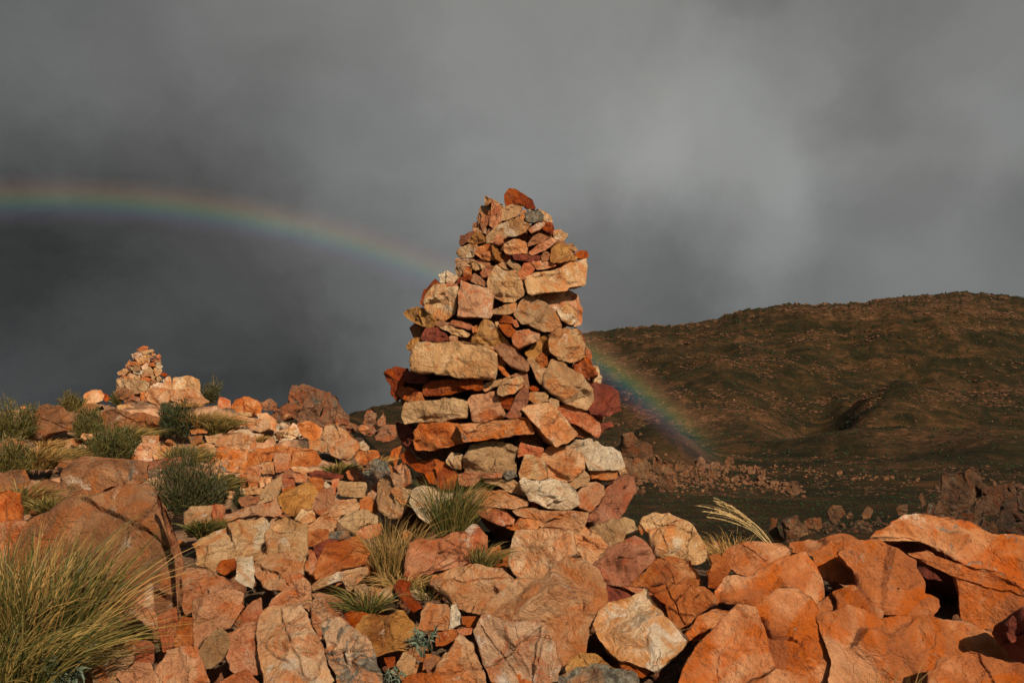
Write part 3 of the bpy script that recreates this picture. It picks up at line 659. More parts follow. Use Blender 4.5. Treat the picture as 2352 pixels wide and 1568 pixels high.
class NB:
    "tiny node builder"
    def __init__(s, t): s.t = t
    def n(s, typ, **kw):
        x = s.t.nodes.new(typ)
        for k, v in kw.items():
            if k.startswith('_'):
                setattr(x, k[1:], v)
        return x
    def link(s, a, b): s.t.links.new(a, b)
    def noise(s, vec, scale, detail=4, rough=.55, dist=0, lac=2.0):
        x = s.t.nodes.new('ShaderNodeTexNoise')
        x.inputs['Scale'].default_value = scale; x.inputs['Detail'].default_value = detail
        x.inputs['Roughness'].default_value = rough; x.inputs['Distortion'].default_value = dist
        x.inputs['Lacunarity'].default_value = lac
        s.link(vec, x.inputs['Vector']); return x
    def ramp(s, fac, stops, interp='LINEAR'):
        x = s.t.nodes.new('ShaderNodeValToRGB'); x.color_ramp.interpolation = interp
        el = x.color_ramp.elements
        while len(el) < len(stops): el.new(.5)
        for e, (p, c) in zip(el, stops):
            e.position = p
            e.color = (c, c, c, 1) if isinstance(c, (int, float)) else (*c, 1)
        s.link(fac, x.inputs['Fac']); return x.outputs['Color']
    def mix(s, fac, a, b, mode='MIX'):
        x = s.t.nodes.new('ShaderNodeMix'); x.data_type = 'RGBA'; x.blend_type = mode
        for sock, v in ((x.inputs[0], fac), (x.inputs[6], a), (x.inputs[7], b)):
            if hasattr(v, 'is_linked') or isinstance(v, bpy.types.NodeSocket): s.link(v, sock)
            elif isinstance(v, (int, float)): sock.default_value = v if sock.type == 'VALUE' else (v, v, v, 1)
            else: sock.default_value = (*v, 1)
        return x.outputs[2]
    def math(s, op, a, b=0.0, clamp=False):
        x = s.t.nodes.new('ShaderNodeMath'); x.operation = op; x.use_clamp = clamp
        for sock, v in ((x.inputs[0], a), (x.inputs[1], b)):
            if isinstance(v, bpy.types.NodeSocket): s.link(v, sock)
            else: sock.default_value = v
        return x.outputs[0]
    def mapping(s, vec, scale=(1, 1, 1), rot=(0, 0, 0), loc=(0, 0, 0)):
        x = s.t.nodes.new('ShaderNodeMapping')
        x.inputs['Scale'].default_value = scale; x.inputs['Rotation'].default_value = rot; x.inputs['Location'].default_value = loc
        s.link(vec, x.inputs['Vector']); return x.outputs[0]
    def vmath(s, op, a, b):
        x = s.t.nodes.new('ShaderNodeVectorMath'); x.operation = op
        for sock, v in ((x.inputs[0], a), (x.inputs[1], b)):
            if isinstance(v, bpy.types.NodeSocket): s.link(v, sock)
            else: sock.default_value = v
        return x.outputs[0]


def rock_mat(name, c0, c1, c2, stain, stain_amt=.5, k=1.0, lichen=0.0, pale=None, pale_amt=.3, rough=.72, bump=1.1, crack=.18, stain_scale=5.0):
    m, t = nt(name); b = NB(t)
    tc = b.n('ShaderNodeTexCoord'); oi = b.n('ShaderNodeObjectInfo')
    sc = b.n('ShaderNodeVectorMath'); sc.operation = 'SCALE'; b.link(oi.outputs['Random'], sc.inputs['Scale']); sc.inputs[0].default_value = (37.3, 91.7, 61.1)
    v = b.vmath('ADD', tc.outputs['Object'], sc.outputs[0])
    v = b.mapping(v, (k, k, k))
    vr = b.n('ShaderNodeVectorRotate'); vr.inputs['Axis'].default_value = (.3, .55, .78); b.link(v, vr.inputs['Vector']); b.link(b.math('MULTIPLY', oi.outputs['Random'], 40.0), vr.inputs['Angle'])
    big = b.noise(v, 4.5, 7, .6, .6)
    col = b.ramp(big.outputs['Fac'], [(.34, c0), (.5, c1), (.66, c2)])
    # streaks along the bedding
    st = b.mapping(vr.outputs[0], (3, 3, 13), (.5, .9, .3))
    lam = b.noise(st, 1.6, 5, .6, 1.3)
    lamf = b.ramp(lam.outputs['Fac'], [(.38, .0), (.62, 1.0)])
    col = b.mix(b.math('MULTIPLY', lamf, .28), col, c0, 'MIX')
    # rust stain with ragged borders
    sn = b.noise(v, stain_scale, 8, .62, 1.2)
    sf = b.ramp(sn.outputs['Fac'], [(.60 - .2 * stain_amt, 0), (.66 - .2 * stain_amt, 1)])
    sv = b.noise(v, 30, 5, .7)
    sf2 = b.math('MULTIPLY', sf, b.ramp(sv.outputs['Fac'], [(.3, .35), (.6, 1.0)]))
    col = b.mix(b.math('MULTIPLY', sf2, .72), col, stain)
    pale = pale or (.62, .54, .43)
    pn = b.noise(b.vmath('ADD', v, (5.5, 1.5, 9.5)), 6.5, 9, .68, .5)
    pf = b.ramp(pn.outputs['Fac'], [(.68 - .22 * pale_amt, 0), (.74 - .22 * pale_amt, 1)])
    col = b.mix(b.math('MULTIPLY', pf, .75), col, pale)
    # dark grains and pits
    sp = b.noise(v, 95, 3, .7)
    col = b.mix(b.ramp(sp.outputs['Fac'], [(.30, .55), (.42, .0)]), col, (.07, .045, .03))
    sp2 = b.noise(v, 240, 2, .6)
    col = b.mix(.30, col, b.ramp(sp2.outputs['Fac'], [(.3, .35), (.7, .75)]), 'OVERLAY')
    # hair cracks
    dn = b.noise(v, 5, 4, .6)
    dv = b.vmath('MULTIPLY_ADD', dn.outputs['Color'], (.22, .22, .22))
    dv.node.inputs[2].default_value = (0, 0, 0); b.link(v, dv.node.inputs[2])
    vo = b.n('ShaderNodeTexVoronoi'); vo.feature = 'DISTANCE_TO_EDGE'; vo.inputs['Scale'].default_value = 4.2; b.link(dv, vo.inputs['Vector'])
    ck = b.ramp(vo.outputs['Distance'], [(.0, 1), (.014, 0)])
    cm = b.ramp(b.noise(v, 3.1, 3, .5).outputs['Fac'], [(.48, 0), (.58, 1)])
    ckm = b.math('MULTIPLY', ck, b.math('MULTIPLY', cm, crack))
    col = b.mix(ckm, col, (.05, .03, .02))
    if lichen > 0:
        ln = b.noise(b.vmath('ADD', v, (2.2, 8.1, 3.3)), 9, 10, .72, .8)
        lf = b.ramp(ln.outputs['Fac'], [(.62 - .22 * lichen, 0), (.67 - .22 * lichen, 1)])
        lc = b.ramp(b.noise(v, 45, 4, .7).outputs['Fac'], [(.35, (.035, .035, .03)), (.5, (.13, .13, .105)), (.68, (.30, .30, .24))])
        col = b.mix(b.math('MULTIPLY', lf, .9), col, lc)
    # every stone a little lighter or darker than the next
    hv = b.n('ShaderNodeHueSaturation'); hv.inputs['Saturation'].default_value = 1.12
    b.link(b.math('ADD', b.math('MULTIPLY', oi.outputs['Random'], .30), .85), hv.inputs['Value'])
    b.link(col, hv.inputs['Color'])
    bs = b.n('ShaderNodeBsdfPrincipled')
    b.link(hv.outputs[0], bs.inputs['Base Color'])
    rn = b.ramp(b.noise(v, 12, 5, .6).outputs['Fac'], [(.36, rough - .34), (.58, rough + .12)])
    b.link(rn, bs.inputs['Roughness'])
    bs.inputs['Specular IOR Level'].default_value = .35
    h1 = b.noise(v, 11, 12, .68, .3)
    h2 = b.noise(st, 6, 8, .65, .5)
    h = b.math('ADD', b.math('MULTIPLY', h1.outputs['Fac'], 1.0), b.math('MULTIPLY', h2.outputs['Fac'], .16))
    h = b.math('SUBTRACT', h, b.math('MULTIPLY', ckm, .5))
    bp = b.n('ShaderNodeBump'); bp.inputs['Strength'].default_value = .95 * bump; bp.inputs['Distance'].default_value = .095 / k
    b.link(h, bp.inputs['Height'])
    b.link(bp.outputs[0], bs.inputs['Normal'])
    o = b.n('ShaderNodeOutputMaterial'); b.link(bs.outputs[0], o.inputs[0])
    return m


O = (.50, .19, .075); RU = (.30, .075, .028)
MAT = {}
def mats():
    M = MAT
    M['cream'] = rock_mat('cream_quartzite', (.42, .23, .11), (.58, .38, .21), (.67, .49, .31), O, .42, pale_amt=.5, pale=(.66, .56, .42))
    M['whitish'] = rock_mat('whitish_quartzite', (.44, .31, .19), (.64, .51, .36), (.74, .63, .47), (.46, .20, .08), .2, pale_amt=.7, pale=(.76, .68, .54), lichen=.18)
    M['tan'] = rock_mat('tan_sandstone', (.30, .17, .09), (.45, .29, .165), (.54, .38, .23), O, .35)
    M['sand'] = rock_mat('sandy_sandstone', (.31, .19, .10), (.46, .31, .175), (.56, .41, .25), (.36, .2, .1), .2, pale_amt=.4, pale=(.58, .48, .32))
    M['ochre'] = rock_mat('ochre_sandstone', (.26, .12, .045), (.44, .235, .09), (.52, .32, .15), (.22, .08, .03), .4)
    M['peach'] = rock_mat('peach_quartzite', (.46, .23, .12), (.58, .35, .20), (.66, .47, .31), (.50, .18, .07), .5, pale_amt=.35)
    M['pink'] = rock_mat('pink_quartzite', (.40, .155, .08), (.52, .24, .135), (.60, .35, .22), (.40, .10, .05), .55, pale_amt=.3)
    M['pale pink'] = rock_mat('pale_pink_quartzite', (.50, .28, .17), (.60, .40, .26), (.68, .53, .39), (.48, .16, .07), .45, pale_amt=.7, pale=(.68, .61, .52))
    M['pinktan'] = rock_mat('pink_tan_quartzite', (.38, .18, .10), (.50, .285, .17), (.57, .38, .24), (.44, .13, .05), .55)
    M['orange'] = rock_mat('orange_quartzite', (.37, .12, .05), (.50, .20, .085), (.58, .32, .17), RU, .5, pale_amt=.15)
    M['orangetan'] = rock_mat('orange_tan_quartzite', (.42, .16, .07), (.52, .26, .13), (.58, .36, .21), (.50, .14, .04), .6, lichen=.2)
    M['rust'] = rock_mat('rust_quartzite', (.21, .045, .02), (.36, .095, .035), (.48, .17, .07), (.15, .03, .018), .5, pale_amt=0, rough=.6)
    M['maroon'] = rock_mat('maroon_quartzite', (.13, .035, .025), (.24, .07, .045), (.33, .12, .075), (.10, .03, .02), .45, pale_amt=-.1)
    M['mauve'] = rock_mat('mauve_quartzite', (.24, .10, .06), (.36, .17, .105), (.45, .25, .165), (.34, .10, .05), .4, pale_amt=.1)
    M['brown'] = rock_mat('brown_quartzite', (.22, .10, .055), (.34, .165, .09), (.42, .235, .14), (.2, .06, .03), .4, pale_amt=.05)
    M['lichen'] = rock_mat('lichened_quartzite', (.16, .10, .06), (.28, .19, .12), (.40, .29, .19), (.3, .12, .05), .4, lichen=.8)
    M['lichen2'] = rock_mat('black_lichened_quartzite', (.40, .22, .13), (.50, .32, .20), (.56, .40, .27), (.42, .14, .05), .5, lichen=.5)
    M['patch'] = rock_mat('patchy_white_orange_quartzite', (.62, .42, .25), (.74, .56, .38), (.80, .67, .50), (.60, .23, .06), .9, pale_amt=.6, pale=(.80, .71, .56), stain_scale=2.6)
    M['orangebig'] = rock_mat('big_orange_quartzite', (.22, .078, .036), (.39, .155, .072), (.58, .34, .20), (.40, .11, .035), .55, k=.7, bump=.85, crack=.12, pale_amt=.12, pale=(.54, .36, .2), lichen=.05)
    M['ridgebig'] = rock_mat('shaded_red_quartzite', (.24, .085, .038), (.40, .165, .075), (.52, .29, .16), (.40, .10, .03), .55, k=.6, bump=.8, crack=.15, lichen=.15)
    M['ridge'] = rock_mat('brown_weathered_quartzite', (.16, .08, .042), (.32, .16, .085), (.48, .28, .16), (.42, .16, .065), .5, k=.55, lichen=.12)
    M['crag'] = rock_mat('crag_quartzite', (.20, .10, .06), (.30, .165, .10), (.40, .23, .14), (.36, .12, .055), .5, k=.28, lichen=.22, pale_amt=-.2, bump=1.2)
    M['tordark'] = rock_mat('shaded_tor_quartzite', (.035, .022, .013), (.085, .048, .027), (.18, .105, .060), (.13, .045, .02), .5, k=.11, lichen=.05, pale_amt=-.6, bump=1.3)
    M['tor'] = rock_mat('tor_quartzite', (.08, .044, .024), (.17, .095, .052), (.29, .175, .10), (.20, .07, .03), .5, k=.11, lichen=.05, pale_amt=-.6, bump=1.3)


def soil_mat():
    m, t = nt('rocky_soil'); b = NB(t)
    tc = b.n('ShaderNodeTexCoord'); v = tc.outputs['Object']
    n1 = b.noise(v, 1.3, 9, .62, .4)
    rock = b.ramp(b.noise(v, 5, 9, .65, .8).outputs['Fac'], [(.3, (.18, .08, .04)), (.48, (.38, .20, .105)), (.62, (.50, .32, .19)), (.75, (.42, .16, .07))])
    so = b.ramp(b.noise(v, 60, 6, .7).outputs['Fac'], [(.3, (.03, .022, .015)), (.5, (.10, .065, .04)), (.7, (.26, .16, .09))])
    sep = b.n('ShaderNodeSeparateXYZ'); b.link(v, sep.inputs[0])
    far = b.ramp(b.math('MULTIPLY', sep.outputs['Y'], .1), [(.55, 0), (.75, 1)])
    mask = b.math('MULTIPLY', b.ramp(n1.outputs['Fac'], [(.42, 0), (.5, 1)]), far)
    col = b.mix(mask, so, rock)
    bs = b.n('ShaderNodeBsdfPrincipled'); bs.inputs['Roughness'].default_value = .9; bs.inputs['Specular IOR Level'].default_value = .2
    b.link(col, bs.inputs['Base Color'])
    bp = b.n('ShaderNodeBump'); bp.inputs['Strength'].default_value = .8; bp.inputs['Distance'].default_value = .05
    b.link(b.noise(v, 9, 12, .7).outputs['Fac'], bp.inputs['Height']); b.link(bp.outputs[0], bs.inputs['Normal'])
    o = b.n('ShaderNodeOutputMaterial'); b.link(bs.outputs[0], o.inputs[0])
    return m


def valley_mat():
    m, t = nt('mountain_scrub_and_rock'); b = NB(t)
    tc = b.n('ShaderNodeTexCoord'); v = tc.outputs['Object']
    st = b.mapping(v, (.55, .55, 2.2), (.12, 0, .35))
    a = b.noise(st, .012, 15, .68, .6)
    a2 = b.noise(st, .0032, 6, .55, .4)
    f = b.math('ADD', a.outputs['Fac'], b.math('MULTIPLY', b.math('SUBTRACT', a2.outputs['Fac'], .5), .55))
    mask = b.ramp(f, [(.51, 0), (.58, .4), (.68, 1)])
    fine = b.noise(b.mapping(v, (1, 1, 2.5)), .16, 10, .8)
    mask = b.math('MULTIPLY', mask, b.ramp(fine.outputs['Fac'], [(.44, .0), (.58, 1)]))
    scrub = b.ramp(b.noise(v, .03, 14, .76, .5).outputs['Fac'], [(.3, (.006, .0065, .003)), (.42, (.013, .0125, .005)), (.52, (.028, .019, .007)), (.64, (.080, .040, .016))])
    rock = b.ramp(b.noise(v, .1, 10, .7).outputs['Fac'], [(.3, (.05, .024, .012)), (.5, (.125, .058, .028)), (.66, (.24, .125, .065))])
    col = b.mix(mask, scrub, rock)
    bs = b.n('ShaderNodeBsdfPrincipled'); bs.inputs['Roughness'].default_value = .95; bs.inputs['Specular IOR Level'].default_value = .1
    b.link(col, bs.inputs['Base Color'])
    bp = b.n('ShaderNodeBump'); bp.inputs['Strength'].default_value = 1.0; bp.inputs['Distance'].default_value = 7.0
    h = b.math('ADD', a.outputs['Fac'], b.math('MULTIPLY', fine.outputs['Fac'], .12))
    b.link(h, bp.inputs['Height']); b.link(bp.outputs[0], bs.inputs['Normal'])
    o = b.n('ShaderNodeOutputMaterial'); b.link(bs.outputs[0], o.inputs[0])
    return m


def plant_mat(name, dry, green, transl=.25, rough=.55, spread=.25):
    m, t = nt(name); b = NB(t)
    at_ = b.n('ShaderNodeAttribute'); at_.attribute_name = 'tint'
    tc = b.n('ShaderNodeTexCoord')
    nn = b.noise(tc.outputs['Object'], 9, 3, .6)
    f = b.math('ADD', at_.outputs['Fac'], b.math('MULTIPLY', b.math('SUBTRACT', nn.outputs['Fac'], .5), spread), True)
    col = b.mix(f, green, dry)
    bs = b.n('ShaderNodeBsdfPrincipled'); bs.inputs['Roughness'].default_value = rough
    b.link(col, bs.inputs['Base Color']); bs.inputs['Specular IOR Level'].default_value = .25
    tr = b.n('ShaderNodeBsdfTranslucent'); b.link(col, tr.inputs[0])
    mx = b.n('ShaderNodeMixShader'); mx.inputs[0].default_value = transl
    b.link(bs.outputs[0], mx.inputs[1]); b.link(tr.outputs[0], mx.inputs[2])
    o = b.n('ShaderNodeOutputMaterial'); b.link(mx.outputs[0], o.inputs[0])
    return m
mats()
soil = soil_mat(); valley_m = valley_mat()
rng = np.random.RandomState(11); random.seed(5)

# ---------------------------------------------------------------- ridge surface (where the visible rock faces lie)
CP = []
for x, y, Y in [(-500, 1568, 3.9), (0, 1568, 3.8), (400, 1568, 3.8), (800, 1568, 3.8), (1200, 1568, 3.8), (1600, 1568, 3.75), (2000, 1568, 3.7), (2352, 1568, 3.6), (2900, 1568, 3.6),
                (0, 1400, 4.5), (400, 1400, 4.35), (800, 1400, 4.35), (1200, 1400, 4.3), (1600, 1400, 4.2), (2000, 1400, 4.1), (2352, 1420, 4.0),
                (500, 1290, 5.0), (900, 1290, 4.85), (1200, 1290, 4.8), (1450, 1290, 4.75), (1700, 1290, 4.6), (2050, 1300, 4.45), (2300, 1350, 4.4),
                (0, 1230, 6.2), (300, 1180, 6.3), (600, 1200, 5.8), (900, 1195, 5.4), (1200, 1195, 5.35), (1450, 1210, 5.4),
                (500, 1140, 7.2), (750, 1120, 6.6), (0, 1100, 8.6), (250, 1080, 9.2), (550, 1050, 9.2), (800, 1070, 8.0),
                (50, 1000, 11.5), (330, 990, 11.5), (600, 1000, 11.0), (800, 1030, 10.0), (860, 1060, 9.5),
                (40, 960, 13), (180, 920, 14.5), (330, 935, 14.5), (450, 915, 14.5), (560, 950, 13.5), (700, 985, 12.5), (800, 1005, 12)]:
    CP.append(at(x, y, Y))
for x, y, Y in [(2120, 1300, 4.75), (2352, 1330, 4.8), (2700, 1360, 4.7), (2250, 1262, 5.3), (2600, 1262, 5.4)]:
    CP.append(at(x, y, Y))
for X, Y, Z in [(-6.9, 17, .4), (-9, 18, -1), (-4, 17.5, -.2), (-1.8, 15, -1), (-4, 20, -4), (-8, 22, -6), (-14, 20, -5), (-14, 12, .6), (-10, 8, 1.0), (-14, 4, -.5), (-7, 3, .7),
                (0, 9, -.6), (2, 8, -.8), (3, 6.2, .2), (4, 7, -1.5), (0, 14, -4), (4, 12, -5), (8, 8, -4), (8, 4, -.6), (6, 5.5, -.6), (0, 20, -7), (6, 18, -8), (-3, 1.5, .0), (0, 1.5, .0), (3, 1.5, -.1), (0, 2.8, .35), (8, 1, -1)]:
    CP.append(np.array([X, Y, Z], float))
CP = np.array(CP)


def tps_fit(P, z, lam=.002):
    n = len(P)
    d = np.linalg.norm(P[:, None] - P[None], axis=2)
    Kx = np.where(d > 0, d * d * np.log(np.maximum(d, 1e-9)), 0) + lam * np.eye(n) * 10
    A = np.zeros((n + 3, n + 3)); A[:n, :n] = Kx; A[:n, n] = 1; A[:n, n + 1:] = P; A[n, :n] = 1; A[n + 1:, :n] = P.T
    return np.linalg.solve(A, np.concatenate([z, [0, 0, 0]]))


_w = tps_fit(CP[:, :2], CP[:, 2])


def E_(X, Y):
    Q = np.stack([np.atleast_1d(X), np.atleast_1d(Y)], 1).astype(float)
    d = np.linalg.norm(Q[:, None] - CP[None, :, :2], axis=2)
    Kx = np.where(d > 0, d * d * np.log(np.maximum(d, 1e-9)), 0)
    n = len(CP)
    return Kx @ _w[:n] + _w[n] + Q @ _w[n + 1:]


def hit(x, y, Y0=2.6, Y1=20, fn=None):
    "where the line of sight through a sheet point meets the ridge"
    Ys = np.geomspace(Y0, Y1, 500)
    d = ray(float(x), float(y))
    P = CAM + d[None] * Ys[:, None]
    g = P[:, 2] - (fn or E_)(P[:, 0], P[:, 1])
    k = np.where(g < 0)[0]
    i = k[0] if len(k) else int(np.argmin(g / Ys))
    return P[i]


# ---------------------------------------------------------------- reading the traced stones
REFS = []
PEND = []
WORD = {'orangebig': 'orange', 'ridgebig': 'reddish', 'ridge': 'brown', 'crag': 'grey orange', 'tor': 'brownish', 'pinktan': 'pinkish tan', 'orangetan': 'orange tan', 'sand': 'grey tan', 'lichen': 'lichen-dark', 'lichen2': 'lichened', 'whitish': 'off-white', 'rust': 'rusty red'}


def parse(txt):
    for ln in txt.strip().splitlines():
        cr, mat, shp, pts, opt = (ln.split('|') + [''])[:5]
        ox, oy, sc = CROPS[cr]
        P = np.array([[float(a) for a in p.split(',')] for p in pts.split()])
        P = (P / sc + [ox, oy]) * (2352 / 3888)
        o = dict(p.split('=', 1) for p in opt.split(';') if '=' in p)
        yield mat, shp, P, o


def label_later(obj, mat, shp, P, o, where, noun):
    c = P.mean(0)
    if 'l' in o:
        l, r = o['l'].split('@'); obj['label'] = l; REFS.append((c, r, l, where))
    else:
        PEND.append((obj, WORD.get(mat, mat), shp, c, where, noun, float(np.ptp(P, axis=0).max())))


def side(dx, dy):
    a = math.degrees(math.atan2(-dy, dx)) % 360
    return ['just right of', 'above right of', 'just above', 'above left of', 'just left of', 'below left of', 'just below', 'below right of'][int((a + 22.5) // 45) % 8]


def finish_labels():
    used = {r[2] for r in REFS}
    for obj, col, shp, c, where, noun, size in PEND:
        rs_ = sorted((r for r in REFS if r[3] == where), key=lambda r: np.hypot(*(r[0] - c)))
        done = None
        for r in rs_[:6]:
            l = f'{col} {shp} {noun} {side(*(c - r[0]))} the {r[1]}'
            if l not in used and len(l.split()) <= 16: done = l; break
        if done is None:
            r, q = rs_[0], rs_[1]
            done = f'{col} {noun} between the {r[1]} and the {q[1]}'
            if done in used:
                done = f'{col} {noun} {side(*(c - q[0]))} the {q[1]} toward the {r[1]}'
        used.add(done); obj['label'] = done


# ---------------------------------------------------------------- the large cairn
GR_C = 'stones stacked in the large cairn'
YC = 6.02
def cairn_dims(y):
    return (np.interp(y, [430, 520, 600, 700, 850, 1190], [1185, 1180, 1200, 1150, 1145, 1160]),
            np.interp(y, [430, 520, 600, 700, 850, 1190], [45, 100, 150, 190, 258, 300]))

for k, (mat, shp, P, o) in enumerate(parse(CAIRN)):
    c = P.mean(0); xc, hw = cairn_dims(c[1]); u = float(np.clip((c[0] - xc) / hw, -.95, .95))
    rad = hw * 5.7 / F
    Y = YC - rad * .95 * math.sqrt(1 - u * u) + float(o.get('z', 0)) * .8 + rng.uniform(-.02, .02)
    A = at(c[0], c[1], Y)
    yaw = u * .75 + rng.uniform(-.3, .3); tilt = rng.uniform(-.10, .38)
    n = (math.sin(yaw) * math.cos(tilt), -math.cos(yaw) * math.cos(tilt), math.sin(tilt))
    sz = np.ptp(P, axis=0) * Y / F
    th = float(o.get('th', max(.16, min(sz) * 1.5)))
    V, Fc, C0, r = stone_mesh(P, A, n, 100 + k, thick=th, H=float(o['H']) if 'H' in o else rng.uniform(.35, .75), grow=1.035, under=rng.uniform() < .7)
    ob = mesh_obj('cairn_stone', V, Fc, MAT[o.get('m', mat)], C0, sharp=38)
    tag(ob, None, 'stone', GR_C)
    label_later(ob, mat, shp, P, o, 'cairn', 'cairn stone')


# ---------------------------------------------------------------- ground rocks
def ground_stones(txt, where, name, noun, cat, group, seed0, tilt0=58, th_k=1.0, chips=1.0, fn=None, grow=1.03, rough=1.0, jit=.22):
    for k, (mat, shp, P, o) in enumerate(parse(txt)):
        xb = P[:, 0].mean(); yb = P[:, 1].max()
        if 'b' in o:
            xb, yb = [float(v) for v in o['b'].split(',')]; yb = max(P[:, 1].mean(), P[:, 1].mean())
        yb = min(yb, 1600)
        c = P.mean(0)
        if 'Y' in o:
            A = at(c[0], c[1], float(o['Y'])); Y = float(o['Y'])
        else:
            A = hit(xb, yb - .12 * np.ptp(P[:, 1]), fn=fn) if fn is None else hit(xb, yb, 40, 400, fn)
            Y = A[1] + float(o.get('z', 0)) * A[1] * .2
            A = at(xb, yb, Y)
        tl = R(float(o.get('t', tilt0)) + rng.uniform(-7, 7)); yaw = rng.uniform(-jit, jit)
        n = (math.sin(yaw) * math.sin(tl), -math.cos(yaw) * math.sin(tl), math.cos(tl))
        if 'nn' in o: n = [float(q) for q in o['nn'].split(',')]
        sz = np.ptp(P, axis=0) * Y / F
        th = float(o.get('th', 0)) or float(np.clip(min(sz) * .75 * th_k, .08, .5 if Y < 9 else 2.5 + Y * .03))
        V, Fc, C0, r = stone_mesh(P, A, n, seed0 + k, thick=th, H=float(o['H']) if 'H' in o else rng.uniform(.3, .6), grow=grow, chips=chips, rough=rough, backdir=None, joints=(0 if np.ptp(P, axis=0).max() < 60 or 'm' in o or 'hollowed' in o.get('l', '') else int(rng.randint(0, 2)) if (name == 'boulder' or 'huge peach' in o.get('l', '')) else int(rng.randint(1, 3)) if np.ptp(P, axis=0).max() < 140 else int(rng.randint(2, 5))) if where != 'valley' else 0)
        nm = name
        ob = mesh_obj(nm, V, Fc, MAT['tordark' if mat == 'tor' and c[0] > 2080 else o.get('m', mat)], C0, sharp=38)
        tag(ob, None, cat, group)
        label_later(ob, mat, shp, P, o, where, noun)


ground_stones(FORE, 'fore', 'broken_rock', 'rock', 'rock', 'broken rocks strewn round the foot of the large cairn', 400, grow=1.05)
ground_stones(BOULD, 'fore', 'boulder', 'boulder', 'boulder', 'orange boulders on the right of the foreground', 600, chips=.8, rough=.9, grow=1.05)
ground_stones(RIDGE, 'ridge', 'bedrock_block', 'rock', 'rock', 'bedrock blocks of the ridge on the left', 700, tilt0=66, th_k=1.3, grow=1.09)
ground_stones(OUTC, 'far', 'rock_outcrop', 'outcrop', 'rock outcrop', 'rock outcrops beyond the ridge', 800, tilt0=80, th_k=.8, chips=2.2, rough=1.9, grow=1.06)


# ---------------------------------------------------------------- far cairn and tiny cairn
def small_cairn(txt, crop, Yc, cx, where, name, group, seed0, refs, ynar, hws):
    ox, oy, sc = CROPS[crop]
    for k, ln in enumerate(txt.strip().splitlines()):
        pts, mat = ln.split('|')
        P = np.array([[float(a) for a in p.split(',')] for p in pts.split()])
        P = (P / sc + [ox, oy]) * (2352 / 3888)
        if crop == 'C': P[:, 0] = cx + (P[:, 0] - cx) * 1.1
        c = P.mean(0); hw = np.interp(c[1], ynar, hws)
        u = float(np.clip((c[0] - cx) / hw, -.95, .95)); rad = hw * Yc / F
        Y = Yc - rad * .8 * math.sqrt(1 - u * u)
        yaw = u * .7 + rng.uniform(-.3, .3); tilt = rng.uniform(-.1, .5)
        n = (math.sin(yaw) * math.cos(tilt), -math.cos(yaw) * math.cos(tilt), math.sin(tilt))
        sz = np.ptp(P, axis=0) * Y / F
        V, Fc, C0, r = stone_mesh(P, at(c[0], c[1], Y), n, seed0 + k, thick=max(.1, min(sz) * 1.6), H=.6, N=36, grow=1.11, under=True)
        ob = mesh_obj('cairn_stone', V, Fc, MAT[mat], C0, sharp=38)
        tag(ob, None, 'stone', group)
        o = {'l': refs[k]} if k in refs else {}
        asp = np.ptp(P[:, 0]) / max(1, np.ptp(P[:, 1])); big = np.ptp(P, axis=0).max()
        shp = ('large ' if big > 42 else 'small ' if big < 18 else '') + ('flat' if asp > 1.9 else 'upright' if asp < .8 else 'chunky')
        label_later(ob, mat, shp, P, o, where, 'stone')


small_cairn(SMALLC, 'C', 15.0, 326, 'farcairn', 'stone', 'stones stacked in the far cairn on the skyline', 900, {
    0: "topmost stone of the far cairn@far cairn's topmost stone", 7: 'cream stone with a shadowed underside high in the far cairn@far high cream stone', 10: "orange brown flat stone across the far cairn's upper left@far flat brown stone",
    17: 'white flat stone at the middle of the far cairn@far white middle stone', 22: "pale orange stone at the far cairn's left@far pale orange stone", 26: "rusty stone jutting from the far cairn's right side@far rusty side stone",
    27: "white stone at the far cairn's lower right edge@far white edge stone", 30: "grey block at the far cairn's lower left@far grey corner block", 32: 'largest grey brown base stone of the far cairn@far largest base stone', 33: "pinkish white base stone at the far cairn's right@far pinkish base stone",
    15: 'white stone at the right edge of the upper far cairn@far upper white stone'}, [795, 850, 930], [22, 36, 62])
small_cairn(TINYC, 'D', 11.3, 668, 'tiny', 'stone', 'stones of the tiny cairn on the ridge', 960, {
    0: 'large flat white base stone of the tiny cairn@tiny cairn base stone', 1: 'tan rounded stone in the middle of the tiny cairn@tiny cairn middle stone', 2: 'white top stone of the tiny cairn@tiny cairn top stone'}, [970, 1040], [20, 50])

# dark rubble packed in the hearts of the cairns and between the rocks
def rubble(name, label, spots, mat, seed, group=None):
    "one object of many small broken stones: spots = (position, size)"
    rs = np.random.RandomState(seed)
    bm_ = bpy.data.meshes.new('seedball')
    import bmesh
    b = bmesh.new(); bmesh.ops.create_icosphere(b, subdivisions=2, radius=1)
    base = np.array([v.co[:] for v in b.verts]); fc = np.array([[v.index for v in f.verts] for f in b.faces]); b.free()
    Vs, Fs = [], []
    off = 0
    for p, s in spots:
        a = rs.normal(size=(9, 3)); a /= np.linalg.norm(a, axis=1)[:, None]
        rr = np.min(np.where(base @ a.T > .05, rs.uniform(.55, .95, 9)[None] / np.maximum(base @ a.T, .05), 9), axis=1)
        rr = np.minimum(rr, 1.25)
        q = base * rr[:, None] * (rs.uniform(.55, 1.25, 3)) * s
        A, _ = np.linalg.qr(rs.normal(size=(3, 3)))
        q = q @ A.T
        Vs.append(q + p); Fs.append(fc + off); off += len(base)
    o = mesh_obj(name, np.vstack(Vs), np.vstack(Fs), mat, None, sharp=25)
    bpy.data.meshes.remove(bm_)
    tag(o, label, 'rubble', kind='stuff')
    return o


